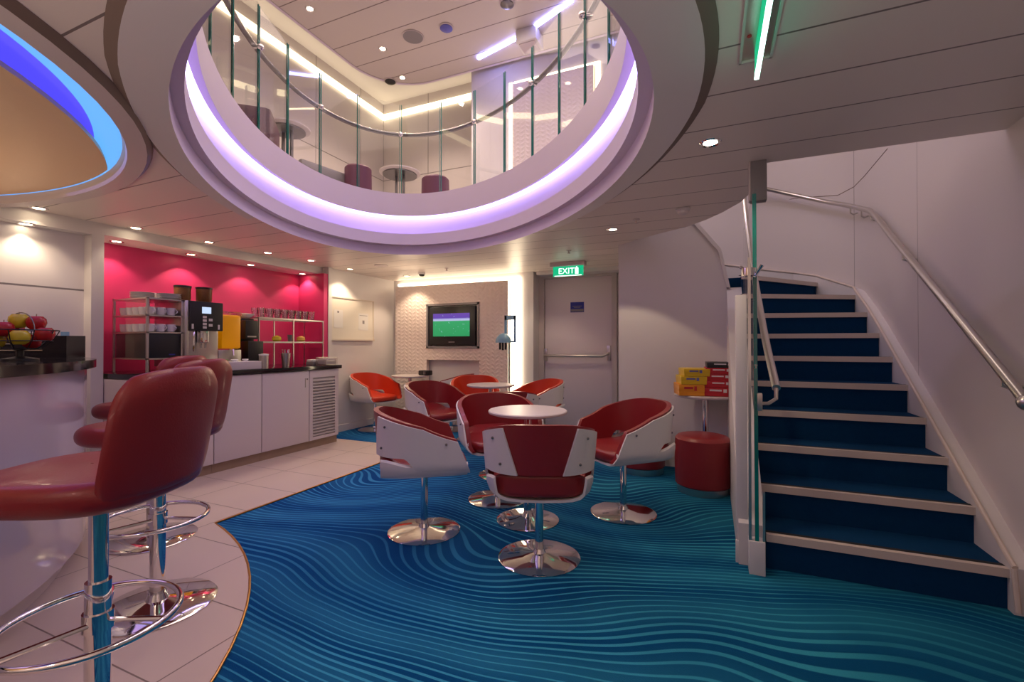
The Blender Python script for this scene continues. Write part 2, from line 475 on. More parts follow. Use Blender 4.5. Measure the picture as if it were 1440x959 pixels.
b = MB(); ribbon(b, shrinkp(.18, ZC+.048), shrinkp(.75, ZC+.22), False); o = b.build('inner_cove_glow', 'violet', cv); o['label'] = 'deeper violet-blue inner band'  # recess ceiling above the cove, lit look put in as emission
b = MB(); P = bo_pts(2.06, 2.21)
P = [p for p in P]
b.prism(P, ZC+.022, ZC+.043); struct('ceiling_oval', b, 'brown')
# linear slots in the ceiling
b = MB(); b.box(-1.73, -1.28, .835, .85, ZC-.004, ZC+.002)
tag(b.build('linear_vent', 'rubber'), 'thin black slot vent in the ceiling near the blue cove', 'vent')

# ------------------------------------------------------------------ walls, lower level
b = MB(); b.box(-5.12, -5.0, 2.0, 4.6, .0, 2.09); struct('wall_left', b, 'red')
b = MB(); b.box(-5.0, -4.56, 4.43, 4.5, 0, 2.09); struct('wall_niche', b, 'red')
b = MB(); b.box(-4.9, -4.75, -3.1, 2.08, 0, 2.18); struct('wall_panel', b, 'leftp', smooth=False)
b = MB(); b.box(-5.1, -4.64, 2.06, 2.145, 0, 2.18); b.box(-5.1, -4.55, 4.5, 4.56, 0, 2.18); struct('trim_7', b, 'paint', smooth=False)
b = MB(); b.box(-5.1, -4.65, 2.145, 4.5, 2.09, 2.18); b.box(-4.75, -4.64, -3.1, 2.06, 2.075, 2.18); struct('trim_8', b, 'paint', smooth=False)
b = MB(); b.box(-4.8, -4.6, 4.56, 5.9, 0, 2.18); struct('wall_left_far', b, 'paint', smooth=False)
YB = 5.9
b = MB(); b.box(-5.1, -2.245, YB, YB+.4, 0, 2.6); struct('wall_back', b, 'paint', smooth=False)
b = MB(); b.box(-4.9, -4.6, 4.55, 4.56+1.3, 0, .09); b.box(-4.6, -4.585, 4.56, 5.9, 0, .09)
struct('baseboard_left', b, 'paint')
b = MB(); b.box(-2.245, -.8, 6.2, 6.4, 0, 2.6); b.box(-2.2, -.86, 5.9, 6.2, 2.13, 2.6)
struct('wall_door', b, 'paint', smooth=False)
b = MB()
b.box(-2.245, -2.17, 6.12, 6.2, 0, 2.16); b.box(-1.215, -1.15, 6.12, 6.2, 0, 2.16); b.box(-2.17, -1.215, 6.12, 6.2, 2.10, 2.16)
struct('trim_9', b, 'frame', smooth=False)
# door
dr = thing('door_1', 'x', 'door', (-2.17, 6.2, 0)); del dr['label']; del dr['category']; dr['kind'] = 'structure'
b = MB(); b.box(.005, .95, -.045, -.0, .01, 2.10, .004); b.build('door_leaf', 'doorp', dr)
b = MB()
b.tube([(.02, -.045, 1.02), (.02, -.11, 1.02), (.07, -.13, 1.02), (.85, -.13, 1.02), (.91, -.11, 1.06), (.91, -.045, 1.06)], .018, 10)
b.box(-.005, .045, -.07, -.04, .94, 1.12, .006); b.box(.885, .935, -.07, -.04, .96, 1.16, .006)
b.build('push_bar', 'steel', dr)
b = MB(); b.box(.38, .57, -.052, -.045, 1.62, 1.76); b.build('plaque', 'bluep', dr)
b = MB(); b.box(.385, .565, -.054, -.052, 1.63, 1.665); b.box(.41, .54, -.054, -.052, 1.70, 1.708); b.box(.43, .52, -.054, -.052, 1.683, 1.689); b.build('plaque_print', 'grey', dr)
# stair side wall
b = MB(); b.prism_axis([(-.86, 0), (.13, 0), (.13, 1.70), (.06, 2.04), (-.16, 2.33), (-.5, 2.6), (-.86, 2.8)], 4.68, 4.76, 'y'); b.box(-.86, -.78, 4.76, 6.2, 0, ZU)
struct('wall_stair', b, 'paint', smooth=False)
b = MB(); b.prism_axis([(.13, 1.70), (.06, 2.04), (-.16, 2.33), (-.5, 2.6), (-.5, 2.64), (-.15, 2.37), (.085, 2.06), (.16, 1.70)], 4.655, 4.77, 'y')
struct('trim_10', b, 'paint', smooth=False)
b = MB(); b.box(-.86, .13, 4.665, 4.68, 0, .09); struct('baseboard_back', b, 'paint')
# outer stair wall
ow = [(1.27, -3.2), (1.27, 5.05), (1.24, 5.25), (1.15, 5.42), (1.0, 5.57), (.8, 5.68), (.5, 5.75), (-1.0, 5.78)]
ow2 = [(1.4, -3.2), (1.4, 5.1), (1.36, 5.3), (1.25, 5.5), (1.08, 5.67), (.85, 5.79), (.5, 5.86), (-1.0, 5.89)]
b = MB(); b.solid([z3(ow, 0), z3(ow, 5.3)], [z3(ow2, 0), z3(ow2, 5.3)]); struct('wall_right', b, 'wallp')
b = MB(); b.box(-5.1, 1.3, -3.2, -3.1, 0, 5.3); struct('wall_front', b, 'paint')
b = MB(); b.box(1.245, 1.27, -3.1, 2.70, 0, .09); struct('baseboard_right', b, 'nosing')

# panel joints on the stair wall
def jz(x, y, py): return (x, y, zat(x, y, py))
xa = xpx(1082, 5.755); yb_ = ypx(1250, 1.27)
b = MB(); b.tube([jz(xa, 5.755, 286), jz(.80, 5.68, 279), jz(1.0, 5.57, 276), jz(1.15, 5.42, 274), jz(1.24, 5.25, 262), jz(1.27, 5.05, 247), jz(1.27, yb_, 208)], .0035, 6); struct('trim_15', b, 'groove')

# ------------------------------------------------------------------ staircase
NL = [(.26, 2.75), (.26, 3.03), (.26, 3.31), (.26, 3.59), (.26, 3.87), (.26, 4.15), (.26, 4.37), (.26, 4.47), (.26, 4.55), (.26, 4.62), (.25, 4.72), (.2, 4.76), (.1, 4.78), (-.25, 4.78)]
NR = [(1.2, 2.75), (1.2, 3.03), (1.2, 3.31), (1.2, 3.59), (1.2, 3.87), (1.2, 4.15), (1.2, 4.43), (1.2, 4.73), (1.2, 5.08), (.98, 5.52), (.47, 5.7), (.02, 5.72), (-.4, 5.73), (-.76, 5.73)]
st = thing('staircase', 'navy carpeted staircase with pale nosings climbing and turning left behind the glass', 'staircase', (.26, 2.75, 0))
lx, ly = .26, 2.75
def L(p): return (p[0]-lx, p[1]-ly)
for i in range(10):
    z1 = .18*(i+1); z0 = max(0, z1-.20) if i else 0
    poly = [L(NL[i]), L(NR[i])]
    if i == 8: poly.append(L((1.2, 5.14)))
    if i == 9: poly += [L((.8, 5.64)), L((.47, 5.72)), L((-.77, 5.73)), L((-.77, 4.78)), L((.25, 4.78))]
    else: poly += [L(NR[i+1]), L(NL[i+1])]
    b = MB(); b.prism(poly, z0 if i < 9 else z1-.2, z1); s_ = b.build('step', 'navy', st, smooth=False)
    # nosing along the front edge
    a = Vector(L(NL[i])); c = Vector(L(NR[i])); d = (c-a).normalized(); n = Vector((d.y, -d.x))
    def strip(mb, o0, o1, za, zb):
        q = [a+n*o0, c+n*o0, c+n*o1, a+n*o1]; mb.prism([(v.x, v.y) for v in q], za, zb)
    b = MB(); strip(b, -.012, .018, z1-.036, z1+.003)
    mid = [(a+n*.018)]
    b.build('nosing', 'nosing', s_)
    b = MB(); strip(b, -.040, -.012, z1, z1+.0035); b.build('grip_strip', 'rubber', s_)
# right stringer
zs = [.18*(i+1) for i in range(12)]
top = [(1.2, 2.70, .21)]+[(NR[i][0], NR[i][1], zs[i]+.05) for i in range(9)]
pin = [(1.2, 2.70), (1.2, 2.75)]+[NR[i] for i in range(1, 9)]+[(1.2, 5.14), (.98, 5.52), (.8, 5.64), (.47, 5.7), (.02, 5.72)]
ztop = [.20]+[zs[i]+.045 for i in range(9)]+[zs[8]+.08, zs[9]+.07, zs[9]+.13, zs[9]+.20, zs[9]+.30]
pout = [(1.27, p[1]) for p in pin[:10]]+[(1.26, 5.2), (1.02, 5.57), (.83, 5.68), (.5, 5.76), (.02, 5.77)]
pin = pin[:10]+pin[10:]
A = [[(p[0], p[1], max(0, z-.45)) for p, z in zip(pin, ztop)], [(p[0], p[1], z) for p, z in zip(pin, ztop)]]
B = [[(p[0], p[1], max(0, z-.45)) for p, z in zip(pout, ztop)], [(p[0], p[1], z) for p, z in zip(pout, ztop)]]
b = MB(); b.solid(A, B); struct('trim_11', b, 'paint', smooth=False)
b = MB()
b.tube([((p[0]+.004), p[1], z+.004) for p, z in zip(pin, ztop)], .011, 8); b.tube([(1.2, 2.70, .2), (1.205, 2.68, .02)], .011, 8)
struct('trim_12', b, 'nosing')
# left spandrel wall
b = MB(); b.prism_axis([(2.74, 0), (4.70, 0), (4.70, 1.70), (2.74, .22)], .13, .255, 'x'); struct('wall_spandrel', b, 'paint', smooth=False)

# newel and glass balustrade at the foot of the stair
nw = thing('newel_post', 'white newel post standing at the foot of the stairs', 'post', (.15, 2.80, 0))
b = MB(); b.box(-.03, .025, -.04, .03, 0, 1.44, .004); b.build('post', 'shell', nw)
b = MB(); b.box(-.034, .022, -.046, -.03, 0, .12, .003); b.build('foot_block', 'shell', nw)
gl = thing('balustrade_panel', 'tall glass balustrade panel with dark green edge rising beside the stairs', 'balustrade', (.21, 2.66, 0))
b = MB(); b.box(-.037, .037, -.02, .05, 0, .17, .003); b.build('shoe', 'shell', gl)
b = MB(); b.box(-.037, -.024, -.012, .01, .17, 1.62); b.box(.026, .037, -.012, .01, .17, .42); b.build('channel', 'steel', gl)
b = MB(); b.prism_axis([(.004, .17), (.9, .9), (.9, 1.97), (.0, 1.97)], -.006, .006, 'x'); b.build('pane', 'glass', gl, smooth=False)
b = MB(); b.add([(-.009, -.012, .17), (.009, -.012, .17), (.009, .003, .17), (-.009, .003, .17), (-.009, .07, 1.97), (.009, .07, 1.97), (.009, .085, 1.97), (-.009, .085, 1.97)],
    [(0, 1, 2, 3), (4, 7, 6, 5), (0, 4, 5, 1), (1, 5, 6, 2), (2, 6, 7, 3), (3, 7, 4, 0)]); o = b.build('glass_edge', 'gedge', gl)
b = MB(); b.cyl((-.03, .03, 1.55), .035, -.02, .02, 14); b.tube([(-.07, .03, 1.58), (0, .02, 1.53), (.03, .0, 1.58)], .010, 8); b.build('glass_clamp', 'chrome', gl)
br = MB(); br.box(-.045, .035, -.06, .0, -.22, 0, .004)
tg = thing('ceiling_bracket', 'grey box bracket under the ceiling edge above the stair handrail', 'bracket', (.245, 2.89, ZC)); br.build('housing', 'grey', tg)
b = MB(); b.box(-.052, -.045, -.058, -.002, -.215, 0); b.build('side_plate', 'frame', tg)

def smooth_path(pts, n=8):
    out = []
    P = [Vector(p) for p in pts]; P = [P[0]*2-P[1]]+P+[P[-1]*2-P[-2]]
    for i in range(1, len(P)-2):
        for k in range(n):
            t = k/n; a, b_, c, d = P[i-1], P[i], P[i+1], P[i+2]
            out.append(.5*((2*b_)+(c-a)*t+(2*a-5*b_+4*c-d)*t*t+(3*b_-a-3*c+d)*t**3))
    out.append(P[-2]); return out
hr = thing('stair_handrail', 'steel tube handrail on the inner glass side of the stairs', 'handrail', (.30, 2.75, 0))
b = MB(); b.tube(smooth_path([(.01, 0, .945), (0, .4, 1.20), (0, .9, 1.52), (0, 1.4, 1.86), (-.01, 1.75, 2.22), (-.03, 1.92, 2.55), (-.1, 2.05, 2.9)]), .021, 12); b.build('rail', 'steel', hr)
b = MB(); b.tube([(.01, .0, .945), (.008, -.006, .89), (-.03, -.03, .865), (-.075, -.05, .865)], .010, 8); b.box(-.085, -.06, -.075, -.03, .83, .92, .004); b.build('bracket', 'steel', hr)
hr = thing('wall_handrail', 'steel tube handrail fixed along the curved right-hand wall', 'handrail', (1.2, 2.6, 0))
wp = [(0, .0, .93), (0, .7, 1.40), (0, 1.5, 1.93), (0, 1.96, 2.235), (-.015, 2.2, 2.34), (-.06, 2.50, 2.46), (-.2, 2.78, 2.60), (-.5, 2.98, 2.78), (-.9, 3.02, 2.95)]
wpath = smooth_path(wp); b = MB(); b.tube(wpath, .021, 12); b.build('rail', 'steel', hr)
b = MB(); b.sphere((0, 0, .93), .034, 12); b.tube([(0, -.005, .93), (.06, -.03, .93)], .016, 8); b.build('end_cap', 'steel', hr)
for idx in (2, 14, 25, 32, 38):
    q = wpath[min(idx, len(wpath)-1)]
    nx = 1 if idx < 30 else .8; ny = 0 if idx < 30 else .5
    w = .07 if idx < 35 else .075
    b = MB(); b.tube([q+Vector((0, 0, -.015)), q+Vector((0, 0, -.06)), q+Vector((nx*.03, ny*.03, -.075)), q+Vector((nx*w, ny*w, -.06))], .0075, 8); b.build('bracket', 'steel', hr)

# ------------------------------------------------------------------ TV wall
b = MB(); b.box(-4.49, -2.585, 5.80, 5.84, 0, .52); b.box(-4.49, -3.95, 5.80, 5.84, .52, 2.07)
x0, x1 = -3.99, -3.02
# panel with window for television and a lower recess
b = MB()
nx0, nx1 = xpx(600, 5.8), xpx(674, 5.8)
zt0, zt1, zr0, zr1 = 1.12, 1.78, .52, .95
b.box(-4.49, nx0, 5.80, 5.86, 0, 2.065); b.box(nx1, -2.585, 5.80, 5.86, 0, 2.065)
b.box(nx0, nx1, 5.80, 5.86, zt1, 2.065); b.box(nx0, nx1, 5.80, 5.86, zr1, zt0); b.box(nx0, nx1, 5.80, 5.86, 0, zr0)
o = b.build('wall_cladding', 'relief', smooth=False); tag(o, 'embossed mauve feature panel around the television on the back wall', 'wall panel')
b = MB()
for (za, zb) in ((zt0, zt1),):
    b.box(nx0-.0, nx0+.03, 5.785, 5.90, za, zb); b.box(nx1-.03, nx1, 5.785, 5.90, za, zb)
    b.box(nx0, nx1, 5.785, 5.90, za, za+.03); b.box(nx0, nx1, 5.785, 5.90, zb-.03, zb)
struct('trim_13', b, 'grey', smooth=False)
b = MB(); b.box(-2.565, -2.43, 5.86, 5.9, 0.0, 2.12)
tag(b.build('wall_light', 'ledw'), 'upright glowing strip light along the right edge of the television panel', 'light')
b = MB(); b.box(-4.49, -2.565, 5.86, 5.9, 2.085, 2.115)
tag(b.build('wall_light', 'ledw'), 'horizontal glowing strip light above the television panel', 'light')
tv = thing('television', 'black flat television showing football in a grey wall recess', 'television', ((nx0+nx1)/2, 5.83, 1.13))
w = (nx1-nx0)/2-.055
b = MB(); b.box(-w, w, -.05, .03, .035, .60, .012); b.build('casing', 'blackm', tv)
b = MB(); b.box(-w+.075, w-.09, -.056, -.049, .165, .50); o = b.build('screen', 'screen', tv); o['label'] = 'screen with green pitch and violet crowd'
b = MB(); b.box(-.05, .05, -.054, -.049, .075, .088); b.build('badge', 'grey', tv)
# blue stand in front of the strip light
px = thing('sanitiser_stand', 'thin pole stand with pale blue holder and dome beside the television panel', 'stand', (xpx(716, 5.55), 5.55, 0))
b = MB(); b.cyl((0, 0, 0), .012, .02, 1.2, 10); b.build('pole', 'darksteel', px)
b = MB(); b.lathe([(.16, 0), (.16, .012), (.02, .025)], 24); b.build('base', 'darksteel', px)
b = MB(); b.box(-.06, .10, -.02, 0, 1.50, 1.56); b.box(-.06, -.03, -.02, 0, 1.22, 1.56); b.box(.075, .10, -.02, 0, 1.22, 1.56); b.box(-.06, .1, -.02, 0, 1.20, 1.225); b.build('holder', 'lblue', px)
b = MB(); b.lathe([(.105, 1.2), (.10, 1.24), (.08, 1.28), (.05, 1.31), (.01, 1.325)], 18, (-.06, -.05, 0)); b.build('dome', 'lblue', px)
b = MB()
for q in (-.10, -.06, -.02): b.cyl((q, -.07, 0), .016, 1.10+.02*abs(q+.06)*10, 1.2, 8)
b.build('nozzle', 'blackm', px)

# notice board on left far wall
ya, yb = ypx(466, -4.58), ypx(524, -4.58)
nb = thing('notice_board', 'framed white notice board on the wall right of the crimson niche', 'notice board', (-4.6, (ya+yb)/2, 0))
hw = (yb-ya)/2; za, zb = 1.25, 1.80
b = MB(); b.box(0, .022, -hw, hw, za, zb); b.build('board', 'board', nb)
b = MB(); b.box(0, .03, -hw-.015, -hw, za-.015, zb+.015); b.box(0, .03, hw, hw+.015, za-.015, zb+.015); b.box(0, .03, -hw, hw, zb, zb+.015); b.box(0, .035, -hw-.02, hw+.03, za-.02, za); b.build('frame', 'wood', nb)
b = MB(); b.box(.022, .024, -.36, -.20, 1.40, 1.64); pa = b.build('paper_sheet', 'inkw', nb)
b = MB(); b.box(.022, .024, .10, .30, 1.38, 1.62); pb = b.build('paper_sheet', 'inkw', nb)
b = MB(); b.box(.024, .025, -.30, -.27, 1.60, 1.625); b.build('sheet_print', 'grey', pa)
b = MB(); b.box(.024, .025, .18, .22, 1.47, 1.52); b.build('sheet_print', 'grey', pb); b = MB(); b.box(.024, .025, .12, .28, 1.585, 1.592); b.build('sheet_print', 'grey', pb)

# ------------------------------------------------------------------ exit sign
t = thing('exit_sign', 'small lit green EXIT sign hanging in front of the white door', 'sign', (xpx(799, 5.4), 5.4, ZC))
b = MB(); b.box(-.22, .22, -.05, .05, -.05, 0, .004); b.build('housing', 'frame', t)
b = MB(); b.box(-.19, .19, -.008, .008, -.17, -.05); b.build('sign_plate', 'exitg', t)
def text_part(txt, size, loc, rot, m, parent, name='lettering', depth=.001):
    cu = bpy.data.curves.new(name, 'FONT'); cu.body = txt; cu.size = size; cu.extrude = depth
    cu.align_x = 'CENTER'; cu.align_y = 'CENTER'
    tmp = bpy.data.objects.new('tmp', cu); COL.objects.link(tmp)
    dg = bpy.context.evaluated_depsgraph_get(); me = bpy.data.meshes.new_from_object(tmp.evaluated_get(dg))
    bpy.data.objects.remove(tmp)
    me.materials.clear(); me.materials.append(MT[m])
    o = bpy.data.objects.new(name, me); COL.objects.link(o); o.parent = parent; o.location = loc; o.rotation_euler = rot
    return o
text_part('EXIT', .10, (-.02, -.010, -.11), (PI/2, 0, 0), 'exitw', t)
b = MB(); b.box(.09, .13, -.012, -.008, -.15, -.075); b.sphere((.11, -.011, -.068), .009, 8); b.box(-.17, .17, -.010, -.0085, -.17, -.160); b.build('pictogram', 'exitw', t)
# edge-on green sign in steel recess, near camera
t = thing('exit_sign', 'bright green edge-lit glass sign hanging from a steel recess at top right', 'sign', (.145, 1.81, ZC))
b = MB(); b.box(-.046, .046, -.75, 0, -.004, .001); b.build('recess_plate', 'steel', t)
b = MB(); b.box(-.052, -.044, -.75, .006, -.012, 0); b.box(.044, .052, -.75, .006, -.012, 0); b.box(-.052, .052, 0, .008, -.012, 0); b.build('rim', 'frame', t)
b = MB(); b.box(-.006, .006, -.72, -.043, -.094, -.006); b.build('glass_plate', 'exitg', t)
b = MB(); b.box(-.007, .007, -.72, -.043, -.102, -.094); b.box(-.006, .006, -.046, -.040, -.100, -.07); b.build('lit_edge', 'gstrip', t)
b = MB(); b.cyl((-.028, -.14, 0), .007, -.007, -.003, 10); b.build('indicator', 'redbox', t)

# ------------------------------------------------------------------ bar (oval island)
def arcpts(a, b_, t0, t1, n=48): return [bar_oval(a, b_, math.radians(t0+(t1-t0)*i/n)) for i in range(n+1)]
BZ = 1.09
bar = thing('bar_counter', 'curved lilac gloss bar counter with black top at the left edge', 'bar counter', (-4.0, 0, 0))
def loc(pts): return [(p[0]+4.0, p[1]) for p in pts if p[0] > -4.7]
pf = loc(arcpts(2.0, 2.10, -75, 85)); cen = [(-.68, pf[-1][1]), (-.68, pf[0][1])]
b = MB(); b.prism(pf+cen, .12, BZ-.045); b.build('front_panel', 'barfront', bar)
pk = loc(arcpts(1.93, 2.03, -75, 85)); b = MB(); b.prism(pk+[(-.65, pk[-1][1]), (-.65, pk[0][1])], 0.007, .12); b.build('plinth', 'frame', bar)
pt = loc(arcpts(2.04, 2.14, -75, 86)); b = MB(); b.prism(pt+[(-.69, pt[-1][1]), (-.69, pt[0][1])], BZ-.045, BZ); b.build('worktop', 'black', bar)
# raised black display unit on the bar
c0 = R2(-2.66, 2.86); c1 = R2(-3.2, 2.86); c2 = R2(-3.2, 3.05); c3 = R2(-2.9, 3.05)
t = thing('display_unit', 'low black glass unit standing on the bar end near the pillar', 'display unit', (c0[0], c0[1], BZ+.001))
poly = [(p[0]-c0[0], p[1]-c0[1]) for p in (c0, R2(-2.78, 2.97), R2(-3.5, 2.97), R2(-3.6, 2.86), R2(-3.4, 2.80), R2(-2.72, 2.80))]
b = MB(); b.prism(poly, 0, .135); b.build('casing', 'black', t, smooth=False)
b = MB()
for zz in (.045, .085):
    p0 = Vector(R2(-3.25, 2.795)); p1 = Vector(R2(-2.86, 2.795)); p0 -= Vector(c0); p1 -= Vector(c0)
    b.tube([(p0.x, p0.y, zz), (p1.x, p1.y, zz)], .004, 6)
b.build('reflection_strip', 'steel', t)  # steel strips standing in for pale reflections on the casing
bc = R2(-2.53, 2.36)
fb = thing('fruit_basket', 'black wire fruit basket standing on the bar', 'basket', (bc[0], bc[1], BZ+.001))
b = MB(); b.lathe([(.07, 0), (.07, .008), (.015, .02), (.015, .05), (.05, .058)], 20)
for rr, zz in ((.075, .06), (.12, .10), (.145, .155)): b.tube([(rr*math.cos(a*PI/12), rr*math.sin(a*PI/12), zz) for a in range(24)], .003, 6, True)
for k in range(10):
    a = k*PI/5; b.tube([(r_*math.cos(a), r_*math.sin(a), z_) for r_, z_ in ((.02, .055), (.075, .06), (.12, .10), (.145, .155))], .0025, 6)
b.build('wire_frame', 'blackm', fb)
b = MB(); b.tube([(.145*math.cos(PI*k/14), 0, .155+.09*math.sin(PI*k/14)) for k in range(15)], .003, 6); b.build('wire_hoop', 'darksteel', fb)
fr = [(-.075, -.05, .100, 'g', 'yellow-green apple low at the front left of the basket'), (.055, -.055, .118, 'g', 'round yellow apple at the front right of the basket'),
      (.0, .055, .100, 'r', 'red apple low at the back of the basket'), (-.02, -.06, .16, 'r', 'dark red apple lying over the front gap of the basket'),
      (.095, .03, .135, 'r', 'red apple at the right rim of the basket'), (-.075, .04, .15, 'r', 'red apple leaning at the back left of the basket'),
      (.045, .035, .195, 'r', 'glossy red apple at the top right of the heap'), (-.03, .02, .205, 'g', 'yellow apple crowning the top of the heap')]
for (x, y, z, c, lab) in fr:
    X, Y = CC*x-SS*y, SS*x+CC*y
    t = thing('apple', lab, 'apple', (bc[0]+X, bc[1]+Y, BZ+z-.036), group='apples in the wire basket')
    b = MB(); b.lathe([(.002, .004), (.02, 0), (.034, .012), (.041, .036), (.038, .056), (.025, .070), (.010, .068), (.002, .060)], 16); b.build('fruit', 'apple_'+c, t)
    b = MB(); b.tube([(0, 0, .06), (.003, 0, .082)], .002, 6); b.build('stem', 'plinth', t)
# small blue label on left panel wall
b = MB(); y0 = ypx(85, -4.75); y1 = ypx(97, -4.75); b.box(-4.752, -4.745, y0, y1, 1.24, 1.275); tag(b.build('wall_label', 'lblue'), 'tiny pale blue label on the white wall behind the bar', 'label')

# ------------------------------------------------------------------ bar stools
def superring(hx, hy, z, n=40, e=2.8, cx=0, cy=0):
    out = []
    for k in range(n):
        a = 2*PI*k/n; c, s = math.cos(a), math.sin(a)
        out.append((cx+hx*math.copysign(abs(c)**(2/e), c), cy+hy*math.copysign(abs(s)**(2/e), s), z))
    return out
def pad(mb, hx, hy, z0, z1, r, e=2.8, cy=0, dome=.01):
    P = []
    for k in range(6):
        a = PI/2*k/5; d = r*(1-math.sin(a)); P.append(superring(hx-d, hy-d, z0+r*(1-math.cos(a)), e=e, cy=cy))
    for k in range(6):
        a = PI/2*k/5; d = r*(1-math.cos(a)); P.append(superring(hx-d, hy-d, z1-r*(1-math.sin(a)), e=e, cy=cy))
    for q in (.7, .35, .02): P.append(superring((hx-r)*q, (hy-r)*q, z1+dome*(1-q*q), e=e, cy=cy))
    P = [superring(.01, .01, z0, e=e, cy=cy)]+P
    mb.grid(P, wrap=True); return mb
def make_stool():
    t = thing('bar_stool', 'x', 'bar stool', group='red leather bar stools along the bar')
    b = MB(); pad(b, .225, .235, .742, .825, .036, 3.2, .02, .004); b.build('seat', 'leather', t)
    A, B = [], []
    for j in range(15):
        v = j/14
        z = .765+.338*v; w = .202*(1-.02*v)
        A.append([]); B.append([])
        for i in range(21):
            u = -1+i/10
            cor = max(0, v-.70)/.30
            ww = w*(1-.22*cor**2.5) if True else w
            low = max(0, .25-v)/.25
            ww *= (1-.10*low**2)
            x = ww*u
            y = -.195-.055*v+.045*abs(u)**2.2
            zz = z-.018*abs(u)**3*v
            th = .056*(1-.55*abs(u)**6)*(1-.55*max(0, v-.85)/.15)
            A[-1].append((x, y+th/2, zz)); B[-1].append((x, y-th/2, zz))
    b = MB(); b.solid(A, B); o = b.build('backrest', 'leather', t, ang=75)
    m_ = o.modifiers.new('round', 'SUBSURF'); m_.levels = 1; m_.render_levels = 1
    b = MB(); b.cyl((0, 0, 0), .030, .03, .50, 24); b.cyl((0, 0, 0), .022, .50, .742, 24); b.build('pole', 'chrome', t)
    b = MB(); b.lathe([(.225, .0), (.228, .006), (.22, .012), (.12, .020), (.045, .034), (.034, .06)], 48); b.build('base', 'chrome', t)
    b = MB(); b.tube([(.205*math.cos(2*PI*k/48), .02+.205*math.sin(2*PI*k/48), .39) for k in range(48)], .0095, 10, True)
    b.tube([(-.03, .0, .39), (-.185, .11, .39)], .007, 8); b.tube([(.03, .0, .39), (.185, .11, .39)], .007, 8); b.tube([(0, -.02, .39), (0, -.18, .39)], .007, 8)
    b.cyl((0, 0, 0), .036, .365, .415, 20); b.build('footrest', 'chrome', t)
    return t
s0 = make_stool()
zt = .006
def place(o, X, Y, d, z=0):
    p = R2(X, Y); o.location = (p[0], p[1], z); o.rotation_euler = (0, 0, rotdir(*d))
place(s0, -1.167, 1.30, (-1, -.04), zt); s0['label'] = 'large red leather bar stool nearest, cut by the left edge'
for X, Y, d, lab in ((-1.585, 2.06, (-1, .03), 'red leather bar stool behind the nearest one, its base reflecting colours'),
                     (-2.165, 2.77, (-1, .08), 'farthest bar stool, mostly hidden, seat close to the bar end')):
    o = dup(s0, (0, 0, 0), 0, lab); place(o, X, Y, d, zt)

# ------------------------------------------------------------------ tub chairs
def yfront(z): return .255-.42*max(0, z-.43)
def hwid(z): return .272+.030*min(1, (z-.40)/.35)-.05*max(0, (.47-z)/.07)**2
def bandpt(s, z, off):
    S1 = .60; a_ = abs(s); hw_ = hwid(z)+off; rb = .255+off
    def raw(a):
        if a <= S1:
            q = a/S1*PI/2
            return (hw_*math.sin(q)**.78, -.02-rb*math.cos(q)**.88)
        return (hw_, -.02+(a-S1)/(1-S1)*(yfront(z)+.02))
    x, y = raw(a_)
    return (math.copysign(x, s) if s else 0.0, y-.03*(z-.45)/.3*(1-min(1, a_/S1)), z)
def sst(a, b_, x):
    t_ = max(0, min(1, (x-a)/(b_-a))); return t_*t_*(3-2*t_)
def zhi(s): a = abs(s); return .765-.155*sst(.05, 1.25, a)/sst(.05, 1.25, 1)*1.0
def zlo(s): a = abs(s); return .525-.105*sst(.46, .62, a)
def band(mb, s0f, s1f, o0, o1, ns=40, nv=10, dz=0, lift=0):
    A, B = [], []
    for j in range(nv+1):
        v = j/nv; A.append([]); B.append([])
        s0_, s1_ = s0f(v), s1f(v)
        for i in range(ns+1):
            s = s0_+(s1_-s0_)*i/ns
            z = zlo(s)+dz+(zhi(s)+lift-zlo(s)-dz)*v
            A[-1].append(bandpt(s, z, o0)); B[-1].append(bandpt(s, z, o1))
    mb.solid(A, B); return mb
